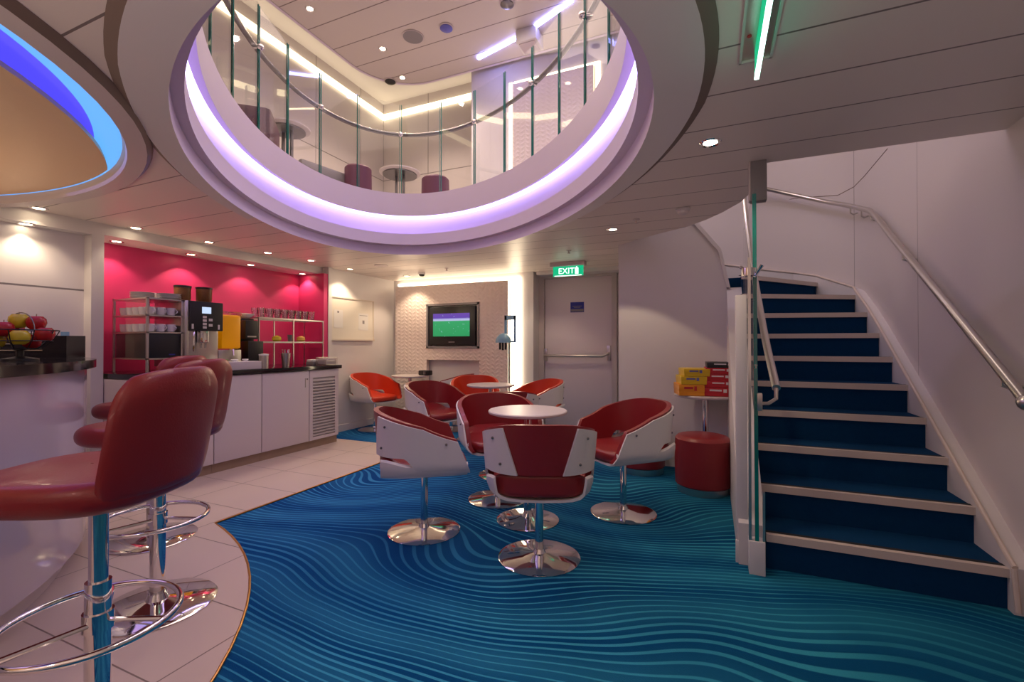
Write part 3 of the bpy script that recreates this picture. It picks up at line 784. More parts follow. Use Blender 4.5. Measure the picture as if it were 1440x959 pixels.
def make_chair(m, name='tub_chair'):
    t = thing(name, 'x', 'chair', group='white and red swivel tub chairs')
    e = lambda v: .115+.095*v
    # white shell sides and pan
    b = MB(); band(b, lambda v: e(v), lambda v: 1.0, .002, .013); band(b, lambda v: -1.0, lambda v: -e(v), .002, .013)
    b.build('side_shell', 'shell', t)
    b = MB(); A, B = [], []
    prof = [(-.272, .485), (-.270, .46), (-.258, .435), (-.235, .415), (-.19, .403), (-.12, .398), (0, .396)]
    prof = prof+[(-x, z) for x, z in prof[-2::-1]]
    for j in range(15):
        y = -.255+.495*j/14
        w = 1.0 if y > -.06 else (1-max(0, (-.06-y)/.21)**2.6*.22)
        fz = .0 if y < .2 else (y-.2)*.25
        rl = .03*sst(-.08, -.24, y)
        A.append([(x*w, y, z+fz*.3+(rl if z > .45 else 0)) for x, z in prof]); B.append([(x*w*1.045, y, z-.012+fz*.3+(rl if z > .45 else 0)) for x, z in prof])
    b.solid(A, B); b.build('seat_shell', 'shell', t)
    b = MB(); pad(b, .257, .262, .405, .478, .03, 3.4, -.005, .012)
    b.v = [(x, y, z+(.055*sst(-.10, -.26, y) if z > .44 else 0)) for x, y, z in b.v]; b.build('seat', m, t)
    b = MB(); band(b, lambda v: -1.0, lambda v: 1.0, -.030, .0, 64, 10, .0, .012); o = b.build('backrest', m, t, ang=80)
    for s in (-1, 1):
        for (sv, v) in ((.30, .80), (.24, .22), (.86, .84)):
            z = zlo(sv)+(zhi(sv)-zlo(sv))*v
            p = bandpt(s*sv, z, .016); b = MB(); b.sphere(p, .0075, 8); b.build('bolt', 'darksteel', t)
    b = MB(); b.cyl((0, 0, 0), .023, .02, .375, 20); b.cyl((0, 0, 0), .07, .372, .392, 20); b.build('pole', 'chrome', t)
    b = MB(); b.lathe([(.222, 0), (.225, .005), (.21, .010), (.10, .018), (.035, .030), (.026, .05)], 48); b.build('base', 'chrome', t)
    return t
cr_ = make_chair('leather'); co_ = make_chair('leather_warm')
chairs = [
 (.15, 2.54, (.04, 1), 0, 'red and white tub chair in front, its back squarely to the viewer'),
 (-.553, 2.90, (.97, .22), 0, 'tub chair left of the nearest table, white side out, facing right'),
 (.776, 3.21, (-.92, -.36), 0, 'tub chair right of the nearest table, facing left with red seat showing'),
 (-.108, 3.50, (.28, -.96), 0, 'tub chair behind the nearest table, facing the viewer'),
 (-.80, 4.85, (.72, -.66), 0, 'dark red tub chair left of the middle table with open slot under its back'),
 (-.077, 4.15, (-.1, 1), 0, 'tub chair seen from behind, mostly hidden by the chair at the nearest table'),
 (-.84, 6.35, (-.9, .35), 0, 'tub chair far back right of the television-side table, barely showing'),
 (-.46, 5.72, (.10, -1), 1, 'red tub chair in warm light behind the middle table'),
 (.26, 5.20, (-.86, -.42), 1, 'red tub chair in warm light right of the middle table, before the door'),
 (-1.90, 6.36, (.82, -.50), 1, 'red tub chair in warm light by the far left wall near the notice board')]
first = {0: cr_, 1: co_}; used = set()
for X, Y, d, k, lab in chairs:
    if k not in used: o = first[k]; used.add(k); o['label'] = lab
    else: o = dup(first[k], (0, 0, 0), 0, lab)
    place(o, X, Y, d, 0)

# ------------------------------------------------------------------ pedestal tables
def make_table(h=.735, r=.262):
    t = thing('pedestal_table', 'x', 'table', group='round pedestal tables between the tub chairs')
    b = MB(); b.lathe([(.01, h-.028), (r-.03, h-.028), (r, h-.018), (r+.002, h-.006), (r-.004, h), (.01, h)], 56); b.build('table_top', 'ttop', t)
    b = MB(); b.cyl((0, 0, 0), .027, .02, h-.028, 20); b.cyl((0, 0, 0), .09, h-.038, h-.027, 20); b.build('pole', 'chrome', t)
    b = MB(); b.lathe([(.205, 0), (.208, .006), (.19, .011), (.09, .018), (.04, .03), (.03, .05)], 48); b.build('base', 'chrome', t)
    return t
t0 = make_table(); place(t0, .105, 3.08, (0, 1)); t0['label'] = 'small round table nearest, encircled by four tub chairs'
for X, Y, lab in ((-.235, 5.08, 'small round table in the middle group before the warm-lit red chair'), (-1.47, 6.62, 'small round table farthest back, left of the television')):
    o = dup(t0, (0, 0, 0), 0, lab); place(o, X, Y, (0, 1))
p = R2(-1.16, 6.55)
t = thing('camera_case', 'small black object on the right edge of the farthest table', 'case', (p[0]-.08, p[1]+.0, .736))
b = MB(); b.box(-.10, .08, -.05, .05, 0, .07, .015); b.build('body', 'blackm', t); b = MB(); b.cyl((.02, -.05, .035), .025, -.02, .02, 12); b.build('knob', 'darksteel', t)

# board-game table
gt = dup(t0, (-.05, 4.41, 0), 0, 'round wall table carrying stacks of board game boxes beside the stairs', 'side tables'); gt['name_'] = ''
del gt['name_']
ZT = .737
def gamebox(name, x, y, z, w, d, h, m, rz, lab, ink='inkw'):
    t = thing('game_box', lab, 'game box', (x, y, z), rz, 'board game boxes on the wall table')
    b = MB(); b.box(-w/2, w/2, -d/2, d/2, 0, h*.55, .002); b.build('tray', m, t)
    b = MB(); b.box(-w/2-.002, w/2+.002, -d/2-.002, d/2+.002, h*.4, h, .002); b.build('lid', m, t)
    b = MB(); b.box(-w*.30, w*.05, -d/2-.004, -d/2-.0015, h*.60, h*.8); b.box(w*.10, w*.2, -d/2-.004, -d/2-.0015, h*.45, h*.85); b.build('print', ink, t)
rz = -TH*.0
bx = -.185; by = 4.30
rr = TH*.55
for i, (dx, z, h, m, ink, lab) in enumerate(((0, 0, .095, 'orangebox', 'redbox', 'orange-yellow game box at the bottom of the left stack'), (.018, .097, .068, 'yellowbox', 'inkb', 'yellow game box in the middle of the left stack'), (.042, .167, .062, 'yellowbox', 'inkb', 'yellow game box on top of the left stack'))):
    gamebox('', bx+dx, by+.02, ZT+z, .205, .27, h, m, rr, lab, ink)
z = 0
for i, (h, m, dx, ink, lab) in enumerate(((.072, 'redbox', 0, 'inkw', 'red game box at the bottom of the right stack'), (.055, 'redbox', .02, 'inkw', 'red game box second from the bottom of the right stack'), (.055, 'redbox', .015, 'inkw', 'red game box in the middle of the right stack'), (.05, 'redbox', .025, 'inkw', 'red game box just under the black one, right stack'), (.045, 'blackm', .035, 'inkw', 'black game box on top of the right stack'))):
    gamebox('', .055+dx, 4.36, ZT+z, .265, .27, h, m, rr*.3, lab, ink); z += h+.002

# poufs
def make_pouf(m, r, h, name='pouf'):
    t = thing(name, 'x', 'pouf')
    b = MB()
    P = [(.01, .055), (r-.01, .055), (r, .065), (r+.004, h*.5), (r, h-.03), (r-.02, h-.008), (r-.05, h), (.01, h+.004)]
    b.lathe(P, 48); b.build('cushion', m, t)
    b = MB(); b.lathe([(r-.015, 0), (r-.012, .055)], 48); b.build('base_ring', 'steel', t)
    return t
t = make_pouf('leather', .208, .45); place(t, 1.53, 3.69, (0, 1)); t['label'] = 'round red leather pouf with steel base beside the stairs'; t['group'] = 'red poufs'
t2 = dup(t, (-.60, 4.40, 0), 0, 'red pouf half hidden behind the right-hand tub chair', 'red poufs')

# ------------------------------------------------------------------ service counter in the niche
CX = -4.12
seams = [2.15, 2.73, 3.21, 3.80, 4.24]
for i, lab in enumerate(('left white cabinet under the worktop, hidden by bar stools', 'white cabinet door unit beside the stool backs', 'white cabinet door unit next to the louvred grille', 'white cabinet end unit with louvred grille')):
    y0, y1 = seams[i], seams[i+1]
    t = thing('base_cabinet', lab, 'cabinet', (CX, y0, 0), group='base cabinets of the niche counter')
    Lw = y1-y0
    b = MB(); b.box(-.85, -.02, .001, Lw-.001, .09, .885); b.build('body', 'cab', t)
    b = MB(); b.box(-.80, -.03, .001, Lw-.001, .006, .09); b.build('plinth', 'plinth', t)
    if i < 3:
        b = MB(); b.box(-.02, 0, .004, Lw-.004, .095, .88, .003); d_ = b.build('door', 'cab', t)
        b = MB(); b.box(0, .006, Lw-.06 if i == 2 else .03, Lw-.05 if i == 2 else .04, .70, .80); b.build('handle', 'steel', d_)
        if i == 2:
            b = MB(); b.cyl((0, 0, 0), .008, 0, .004, 10); k_ = b.build('lock', 'darksteel', d_); k_.rotation_euler = (0, PI/2, 0); k_.location = (0, Lw-.03, .79)
    else:
        b = MB(); b.box(-.02, 0, .004, .05, .095, .88); b.box(-.02, 0, Lw-.06, Lw-.004, .095, .88); b.box(-.02, 0, .05, Lw-.06, .80, .88); b.box(-.02, 0, .05, Lw-.06, .095, .13); b.build('door_frame', 'cab', t, smooth=False)
        b = MB(); b.box(-.018, -.014, .05, Lw-.06, .13, .80)
        n = 19
        for k in range(n):
            zz = .14+k*(.65/n)
            b.prism_axis([(-.014, zz+.02), (.003, zz), (.003, zz+.006), (-.014, zz+.028)], .05, Lw-.06, 'y')
        # prism_axis y takes (x,z)
        b.build('grille', 'grill', t, smooth=False)
b = MB(); b.box(-4.995, CX+.02, 2.16, 4.27, .89, .93, .003)
tag(b.build('worktop', 'black'), 'long black worktop of the counter in the crimson niche', 'worktop')
WZ = .931
# cup rack
yA, yB = ypx(207, -4.35), ypx(255, -4.35)
rk = thing('cup_rack', 'steel cup rack with glass side at the left end of the worktop', 'rack', (-4.35, yA, WZ))
W_, D_ = yB-yA, .49
b = MB()
for x in (-D_, 0):
    for y in (0, W_): b.box(x-.008, x+.008, y-.008, y+.008, 0, .645)
b.build('frame_post', 'steel', rk)
for zz in (.12, .345, .49, .635):
    b = MB(); b.box(-D_-.008, .008, -.008, W_+.008, zz-.006, zz+.006); b.build('shelf', 'steel', rk)
b = MB(); b.box(-D_+.01, -.003, .01, W_-.01, .127, .335, .003); b.build('warmer_box', 'blackm', rk)
b = MB(); b.box(-.0035, -.0020, W_-.10, W_-.05, .15, .16); b.build('badge', 'bluep', rk)
b = MB(); b.box(-D_+.01, -.01, -.004, -.001, .13, .63); b.build('glass_side', 'glass', rk, smooth=False)
cup = None
def make_cup():
    t = thing('cup', 'x', 'cup')
    b = MB(); b.lathe([(.018, 0), (.028, .004), (.034, .04), (.036, .068), (.033, .068), (.030, .01), (.002, .008)], 18); b.build('body', 'china', t)
    b = MB(); b.tube([(.034+.02*math.sin(PI*k/6), 0, .016+.04*k/6) for k in range(7)], .004, 6); b.build('handle', 'china', t)
    return t
for lv, zz in (('lower', .352), ('upper', .497)):
    for i in range(5):
        for j in range(3):
            p_ = (-4.35-.055-.094*i, yA+.05+.082*j, WZ+zz)
            lab = 'white cup on the %s shelf of the steel rack' % lv; grp = 'cups on the %s shelf of the rack' % lv
            if cup is None: cup = make_cup(); cup.location = p_; cup.rotation_euler = (0, 0, .4); cup['label'] = lab; cup['group'] = grp
            else: dup(cup, p_, .2+.5*random.random(), lab, grp)
plate = None
for (x, y, n, lab) in ((-4.60, yA+.10, 5, 'white plate in the left stack on top of the rack'), (-4.42, yA+.20, 4, 'white plate in the right stack on top of the rack')):
    for k in range(n):
        p_ = (x, y, WZ+.642+k*.011)
        if plate is None:
            b = MB(); b.lathe([(.05, 0), (.055, .002), (.095, .012), (.096, .014), (.055, .006), (.002, .006)], 28); plate = tag(b.build('plate', 'china'), lab, 'plate', 'plates on the rack'); plate.location = p_
        else:
            o = plate.copy(); COL.objects.link(o); o.location = p_; o['label'] = lab
# coffee machine
yC, yD = ypx(258, -4.32), ypx(311, -4.32)
W_ = yD-yC
cm = thing('coffee_machine', 'steel and black automatic coffee machine between rack and juice dispenser', 'coffee machine', (-4.32, yC+.01, WZ))
b = MB(); b.box(-.45, -.06, 0, W_, .04, .64, .006); b.box(-.06, -.0, 0, .035, .04, .64, .004); b.build('body', 'steel', cm)
b = MB(); b.box(-.06, .012, .036, W_, .37, .64, .006); b.build('control_panel', 'blackm', cm)
b = MB(); b.box(.012, .015, W_*.42, W_*.66, .53, .59); o = b.build('display', emis('machine_display', (.6, .75, 1), 1.0), cm)
b = MB()
for k in range(4): b.box(.012, .015, W_*.44, W_*.54, .39+.032*k, .412+.032*k)
for k in range(2): b.box(.012, .015, W_*.60, W_*.70, .41+.05*k, .435+.05*k); b.box(.012, .015, W_*(.15+.7*k), W_*(.2+.7*k), .385, .43)
b.build('button_panel', 'inkw', cm)
b = MB(); b.box(-.05, .0, W_*.40, W_*.62, .26, .37, .005); b.tube([(-.02, W_*.45, .26), (-.02, W_*.45, .21)], .008, 8); b.tube([(-.02, W_*.57, .26), (-.02, W_*.57, .21)], .008, 8); b.tube([(-.01, W_*.25, .37), (.01, W_*.22, .30), (.0, W_*.22, .18)], .007, 8); b.build('spout', 'chrome', cm)
b = MB(); b.box(-.05, .04, .0, W_+.02, 0, .05, .004); b.build('drip_tray', 'blackm', cm)
for (cy_, sx) in ((.075, -.16), (.245, -.12)):
    b = MB(); b.lathe([(.05, .64), (.064, .66), (.066, .765), (.06, .767)], 24, (sx, cy_, 0)); h_ = b.build('bean_hopper', 'amber', cm)
    b = MB(); b.lathe([(.069, .767), (.070, .785), (.01, .79)], 24, (sx, cy_, 0)); b.build('hopper_lid', 'blackm', h_)
# juice dispenser
yJ0, yJ1 = ypx(309, -4.45), ypx(339, -4.45); W_ = yJ1-yJ0
jd = thing('juice_dispenser', 'juice dispenser with bright orange tank on the worktop', 'juice dispenser', (-4.45, yJ0+.02, WZ))
b = MB(); b.box(-.20, .0, .0, W_-.02, .20, .54, .02); b.build('orange_tank', 'orange_j', jd)
b = MB(); b.box(-.24, -.21, -.05, W_*.5, .19, .52, .01); o = b.build('red_tank', 'red_j', jd); o['label'] = 'red juice tank'
b = MB(); b.box(-.21, .01, -.005, W_-.015, .54, .575, .01); b.build('tank_lid', 'glassp', jd)
b = MB(); b.box(-.24, -.02, -.02, W_, 0, .19, .01); b.build('base', 'steel', jd)
b = MB(); b.tube([(0, W_*.4, .20), (.04, W_*.4, .19), (.05, W_*.4, .13)], .012, 8); b.build('tap', 'chrome', jd)
# grinder / hot water tower
yG0, yG1 = ypx(341, -4.5), ypx(363, -4.5); W_ = yG1-yG0
gm = thing('hot_drink_dispenser', 'black hot drink dispenser right of the juice tank', 'drink dispenser', (-4.5, yG0+.02, WZ))
b = MB(); b.box(-.2, -.05, 0, W_-.03, .0, .52, .01); b.box(-.06, .02, 0, W_-.03, .30, .50, .01); b.box(-.06, .06, 0, W_-.0, 0, .28, .012); b.build('body', 'blackm', gm)
b = MB(); b.box(.02, .024, .02, W_-.06, .32, .335); b.build('badge', 'steel', gm)
b = MB(); b.lathe([(.03, 0), (.06, .02), (.085, .05), (.01, .06)], 20, (-.08, W_*.4, .52)); b.build('bowl_lid', 'china', gm)
# napkin tray box
t = thing('serving_tray', 'white rectangular tray on the worktop edge holding small items', 'tray', (-4.25, ypx(318, -4.15), WZ))
W_ = ypx(368, -4.15)-ypx(318, -4.15)
b = MB(); b.box(-.14, .10, 0, W_, 0, .075, .004); b.build('box', 'cab', t)
b = MB(); b.box(-.12, .08, .02, W_-.02, .075, .079); b.build('liner', 'china', t)
for k, (fy, m, r_, nm, lab) in enumerate(((.15, 'green_food', .03, 'lime_slice', 'green lime slices on the white tray'), (.42, 'china', .035, 'saucer', 'small white saucer on the white tray'), (.72, 'china', .03, 'sugar_bowl', 'small white sugar bowl on the white tray'))):
    b = MB(); b.lathe([(r_*.6, 0), (r_, .015), (r_*.9, .02), (.002, .012)], 16); o = tag(b.build(nm, m), lab, 'food' if k == 0 else 'dish'); o.location = (-4.25, ypx(318, -4.15)+W_*fy, WZ+.080)
# canisters
t = thing('canister', 'steel canister standing right of the white tray', 'canister', (-4.2, ypx(371, -4.2), WZ)); b = MB(); b.lathe([(.045, 0), (.045, .13), (.047, .132)], 20); b.build('body', 'steel', t); b = MB(); b.lathe([(.047, .132), (.047, .145), (.01, .15)], 20); b.build('lid', 'china', t)
t = thing('canister', 'open steel cutlery canister in front of the glass shelving', 'canister', (-4.25, ypx(402, -4.25), WZ)); b = MB(); b.lathe([(.035, 0), (.05, .15), (.047, .15), (.033, .01), (.002, .01)], 20); b.build('body', 'steel', t)
for k in range(5):
    b = MB(); b.tube([(.01*math.cos(k), .01*math.sin(k), .02), (.035*math.cos(k*1.3), .035*math.sin(k*1.3), .19)], .004, 6); b.build('cutlery', 'chrome', t)
# glass shelving with tumblers
y0, y1 = ypx(364, -4.5), 4.36; W_ = y1-y0
sh = thing('glass_shelving', 'two-tier glass and steel shelving at the right end of the niche', 'shelving', (-4.5, y0, WZ))
D_ = .32
b = MB()
for x in (-D_, 0):
    for y in (0, W_*.5, W_): b.box(x-.007, x+.007, y-.007, y+.007, 0, .54)
for zz in (.27, .535):
    b.box(-D_, 0, -.004, .004, zz-.006, zz+.006); b.box(-D_, 0, W_-.004, W_+.004, zz-.006, zz+.006)
    b.box(-.004, .004, 0, W_, zz-.008, zz+.008); b.box(-D_-.004, -D_+.004, 0, W_, zz-.008, zz+.008)
b.build('frame', 'steel', sh)
for zz in (.275, .54):
    b = MB(); b.box(-D_, 0, 0, W_, zz-.004, zz+.004); b.build('shelf', 'glassp', sh, smooth=False)
gls = None
for i in range(8):
    for j in range(2):
        p_ = (-4.56-.10*j, y0+.07+i*.1, WZ+.546)
        if gls is None:
            b = MB(); b.lathe([(.026, 0), (.036, .105), (.034, .105), (.025, .008), (.002, .006)], 16); gls = tag(b.build('tumbler', 'glassp'), 'clear tumbler on top of the glass shelving', 'glass', 'tumblers on the glass shelving'); gls.location = p_
        else: o = gls.copy(); COL.objects.link(o); o.location = p_
for k, (fy, m, lab) in enumerate(((.34, 'apple_g', 'yellow bowl of fruit left on the middle glass shelf'), (.56, 'grey', 'dark tub on the middle glass shelf'), (.72, 'pastry', 'plate of pastries on the middle glass shelf'))):
    b = MB(); b.lathe([(.03, 0), (.05, .02), (.045, .05), (.02, .065), (.002, .068)], 16) if k != 1 else b.lathe([(.035, 0), (.04, .08), (.002, .08)], 16)
    o = tag(b.build(('fruit_bowl', 'tub', 'pastry_plate')[k], m), lab, ('bowl', 'tub', 'plate')[k]); o.location = (-4.6, y0+W_*fy, WZ+.28)
t = thing('butter_dish', 'white lidded dish at the foot of the glass shelving', 'dish', (-4.38, ypx(441, -4.38), WZ)); b = MB(); b.box(-.06, .06, -.06, .06, 0, .04, .008); b.build('dish', 'grey', t); b = MB(); b.box(-.055, .055, -.055, .055, .04, .065, .008); b.build('lid', 'china', t)
yK = 4.15
t = thing('wire_basket', 'steel wire basket on the right corner of the worktop', 'basket', (-4.22, yK, WZ)); b = MB()
for zz in (.005, .05, .09): b.tube([(-.08, -.085, zz), (.08, -.085, zz), (.08, .085, zz), (-.08, .085, zz)], .003, 6, True)
for k in range(9):
    q = -.08+.02*k
    b.tube([(q, -.085, .09), (q, -.085, .005), (q, .085, .005), (q, .085, .09)], .002, 5); b.tube([(-.08, q, .09), (-.08, q, .005), (.08, q, .005), (.08, q, .09)], .002, 5)
b.build('wires', 'steel', t); b = MB(); b.box(-.07, .07, -.075, .075, .01, .075, .01); b.build('sachets', 'cab', t)

# ------------------------------------------------------------------ downlights & ceiling fittings
def spot(x, y, z, e, ang=95, col=(1, .78, .52), blend=.5, size=.03, tilt=(0, 0)):
    l = bpy.data.lights.new('spot', 'SPOT'); l.energy = e; l.spot_size = math.radians(ang); l.spot_blend = blend; l.color = col; l.shadow_soft_size = size
    o = bpy.data.objects.new('spot_lamp', l); COL.objects.link(o); o.location = (x, y, z); o.rotation_euler = (tilt[0], tilt[1], 0); return o
dl = None
def downlight(x, y, z, lab, grp, e, ang=100, tilt=(0, 0), blend=.5):
    if 'stair wall' in lab: ang, blend = 97, .12
    global dl
    if dl is None:
        dl = thing('downlight', lab, 'light', (x, y, z), group=grp)
        b = MB(); b.lathe([(.034, -.004), (.046, -.008), (.052, -.002), (.052, 0), (.034, 0)], 28, caps=False); b.build('bezel', 'chrome', dl)
        b = MB(); b.lathe([(.001, -.003), (.034, -.003)], 20, caps=False); b.build('lens', 'lamp', dl)
    else: dup(dl, (x, y, z), 0, lab, grp)
    if e: spot(x, y, z-.02, e, ang, tilt=tilt, blend=blend)
def cpos(px_, py_, z=ZC):
    Y = F*(z-EYE)/(485-py_); return R2((px_-720)/F*Y, Y)
for (a, c, lab, e) in ((53, 292, 'downlight in the ceiling left, above the bar end', 10), (190, 320, 'downlight in the ceiling before the left of the crimson niche', 7), (293, 340, 'downlight before the middle of the niche', 7), (376, 355, 'downlight before the right part of the niche', 7),
                       (437, 366, 'downlight before the right end of the niche', 7), (492, 378, 'downlight above the notice board', 26), (1000, 199, 'downlight glowing alone in the right half of the ceiling', 16), (862, 322, 'downlight in front of the stair wall', 17), (572, 388, 'downlight in the ceiling just before the television wall', 24)):
    x, y = cpos(a, c); downlight(x, y, ZC, lab, 'downlights in the main ceiling', e, 110)
_p = cpos(752, 372); spot(_p[0], _p[1], ZC-.02, 12, 110)  # added lamp with no fitting, brightens the door area
# niche spots under the soffit, close to crimson wall
for i, pxx in enumerate((163, 268, 352, 425)):
    x = -4.84; y = ypx(pxx, x)
    downlight(x, y, 2.09, 'spotlight under the niche soffit washing the crimson wall', 'spotlights under the niche soffit', 9, 104, (0, 0), .10)
y = ypx(35, -4.69); downlight(-4.69, y, 2.075, 'spotlight washing the white wall behind the bar', None, 9, 80, (0, 0), .3)
for i, (x, y, z, lab) in enumerate(((*cpos(961, 293), ZC, 'round smoke detector on the ceiling near the stairs'), (*cpos(593, 384), ZC, 'black dome camera on the ceiling before the television'))):
    t = thing('smoke_detector' if i == 0 else 'dome_camera', lab, 'detector' if i == 0 else 'camera', (x, y, z))
    b = MB(); b.lathe([(.05, 0), (.052, -.012), (.04, -.02)], 24); b.build('mount', 'shell', t)
    b = MB(); b.lathe([(.04, -.02), (.036, -.035), (.02, -.045), (.001, -.048)], 24); b.build('dome' if i else 'sensor', 'blackm' if i else 'shell', t)
for (a, c, lab) in ((895, 308, 'small sprinkler head beside the smoke detector'), (800, 352, 'small sprinkler head above the exit sign'), (628, 377, 'small sprinkler head before the television wall')):
    x, y = cpos(a, c); t = thing('sprinkler', lab, 'sprinkler', (x, y, ZC), group='ceiling sprinklers')
    b = MB(); b.lathe([(.028, 0), (.028, -.004), (.008, -.006), (.007, -.03)], 16); b.build('stem', 'frame', t); b = MB(); b.lathe([(.016, -.034), (.016, -.03), (.002, -.029)], 12); b.build('deflector', 'frame', t)
x, y = cpos(536, 373); t = thing('ceiling_speaker', 'flat round speaker in the ceiling before the notice board', 'speaker', (x, y, ZC)); b = MB(); b.lathe([(.085, 0), (.085, -.006), (.001, -.008)], 28); b.build('cover', 'frame', t)

# ------------------------------------------------------------------ glass balustrade round the opening
N = 22
KG = .945
dense = [oval(KG, 2*PI*i/2000) for i in range(2001)]
acc = [0]
for i in range(2000): acc.append(acc[-1]+math.dist(dense[i], dense[i+1]))
def at_len(s):
    s %= acc[-1]
    lo = 0; hi = 2000
    while hi-lo > 1:
        m_ = (lo+hi)//2
        if acc[m_] <= s: lo = m_
        else: hi = m_
    f = (s-acc[lo])/(acc[hi]-acc[lo]); a, c = dense[lo], dense[hi]
    return (a[0]+(c[0]-a[0])*f, a[1]+(c[1]-a[1])*f)
step = acc[-1]/N; GT = 3.80
gb = thing('gallery_balustrade', 'curved glass balustrade with steel handrail ringing the oval opening of the gallery above', 'balustrade', (-1.5, 2.8, ZU))
for i in range(N):
    p0 = Vector(at_len(i*step+.008+.05)); p1 = Vector(at_len((i+1)*step-.008+.05)); Ln = (p1-p0).length
    b = MB(); b.box(.004, Ln-.004, -.006, .006, .012, GT-ZU); g_ = b.build('glass_panel', 'glass', gb, smooth=False)
    g_.location = (p0.x+1.5, p0.y-2.8, 0); g_.rotation_euler = (0, 0, math.atan2(p1.y-p0.y, p1.x-p0.x))
    b = MB(); b.box(0, .004, -.006, .006, .012, GT-ZU); b.build('glass_edge', 'gedge', g_, smooth=False)
    b = MB(); b.box(Ln-.004, Ln, -.006, .006, .012, GT-ZU); b.build('glass_edge', 'gedge', g_, smooth=False)
b = MB(); b.tube([(p[0]+1.5, p[1]-2.8, .70) for p in oval_pts(.985, 96)], .021, 10, True); rl_ = b.build('handrail', 'darksteel', gb)
for i in range(0, N, 2):
    p = Vector(at_len(i*step+.05)); c = Vector(oval(0, 0)); d = (p-c).normalized(); q = p-d*.02; r_ = p+d*.055
    b = MB(); b.tube([(q.x+1.5, q.y-2.8, .66), (p.x+1.5, p.y-2.8, .66), (r_.x+1.5, r_.y-2.8, .67), (r_.x+1.5, r_.y-2.8, .69)], .008, 8); b.sphere((q.x+1.5, q.y-2.8, .66), .026, 10); b.build('bracket', 'chrome', rl_)

# ------------------------------------------------------------------ upper gallery room
UC = 4.93
def rrect(x0, x1, y0, y1, r, n=8):
    out = []
    for (cx, cy, a0) in ((x1-r, y1-r, 0), (x0+r, y1-r, 90), (x0+r, y0+r, 180), (x1-r, y0+r, 270)):
        for k in range(n+1):
            a = math.radians(a0+90*k/n); out.append((cx+r*math.cos(a), cy+r*math.sin(a)))
    return out
up = rrect(-4.4, 1.25, -3.0, 5.5, .75)
b = MB(); b.prism(up, UC, UC+.07); struct('ceiling_upper', b, 'ceil_up', smooth=False)
b = MB()
rim = rrect(-4.44, 1.26, -3.0, 5.54, .78)
ribbon(b, z3(up, UC-.004), z3(rim, UC-.004)); ribbon(b, z3(rim, UC-.004), z3(rim, UC+.10)); struct('trim_14', b, 'ring')
b = MB(); b.box(-5.3, 1.4, -3.2, 6.5, 5.25, 5.3); struct('ceiling_cove', b, 'paint')
b = MB(); b.box(-5.25, -5.1, -3.2, 6.3, ZU, 5.3); struct('wall_upper_left', b, seam_mat('upper_wall_panel', (.62, .56, .55), 'Z', 3.0, 3.95, .012, .4, 'Y', .9, .3, (.25, .22, .22)), smooth=False)
b = MB(); b.box(-5.25, -3.0, 6.25, 6.4, ZU, 5.3); struct('wall_upper_back', b, seam_mat('upper_wall_panel_back', (.62, .56, .55), 'Z', 3.0, 3.95, .012, .4, 'X', .9, .3, (.25, .22, .22)), smooth=False)
b = MB(); b.box(-3.05, -.86, 5.6, 5.75, ZU, 5.3); struct('wall_upper_right', b, 'paint', smooth=False)
b = MB(); b.box(-5.1, -5.06, -3.0, 6.25, 4.98, 5.06); b.build
tag(b.build('cove_strip', 'ledw2'), 'warm glowing cove strip along the left wall of the upper gallery', 'light')
b = MB(); b.box(-5.06, -3.05, 6.21, 6.25, 4.98, 5.06); tag(b.build('cove_strip', 'ledw2'), 'warm glowing cove strip along the back wall of the upper gallery', 'light')
b = MB(); b.box(-2.4, -1.32, 5.54, 5.58, ZU, 4.62); tag(b.build('wall_cladding', 'relief', smooth=False), 'embossed lilac feature panel on the upper gallery wall', 'wall panel')
b = MB(); b.box(-2.4, -1.30, 5.585, 5.6, 4.64, 4.67); b.box(-1.30, -1.25, 5.585, 5.6, ZU, 4.67); b.box(-2.47, -2.43, 5.585, 5.6, ZU, 4.67)
tag(b.build('wall_light', 'ledw'), 'glowing strip light framing the upper gallery feature panel', 'light')
# blue ceiling strips
for (a, c, d_, e_, lab) in ((672, 79, 738, 44, 'blue glowing strip light on the upper gallery ceiling, left piece'), (752, 34, 805, -4, 'blue glowing strip light on the upper gallery ceiling, right piece')):
    p0 = cpos(a, c, UC); p1 = cpos(d_, e_, UC); dv = Vector(p1)-Vector(p0); n_ = Vector((-dv.y, dv.x)).normalized()*.022
    q = [Vector(p0)+n_, Vector(p1)+n_, Vector(p1)-n_, Vector(p0)-n_]
    b = MB(); b.prism([(v.x, v.y) for v in q], UC-.02, UC-.001); tag(b.build('strip_light', 'ledb'), lab, 'light')
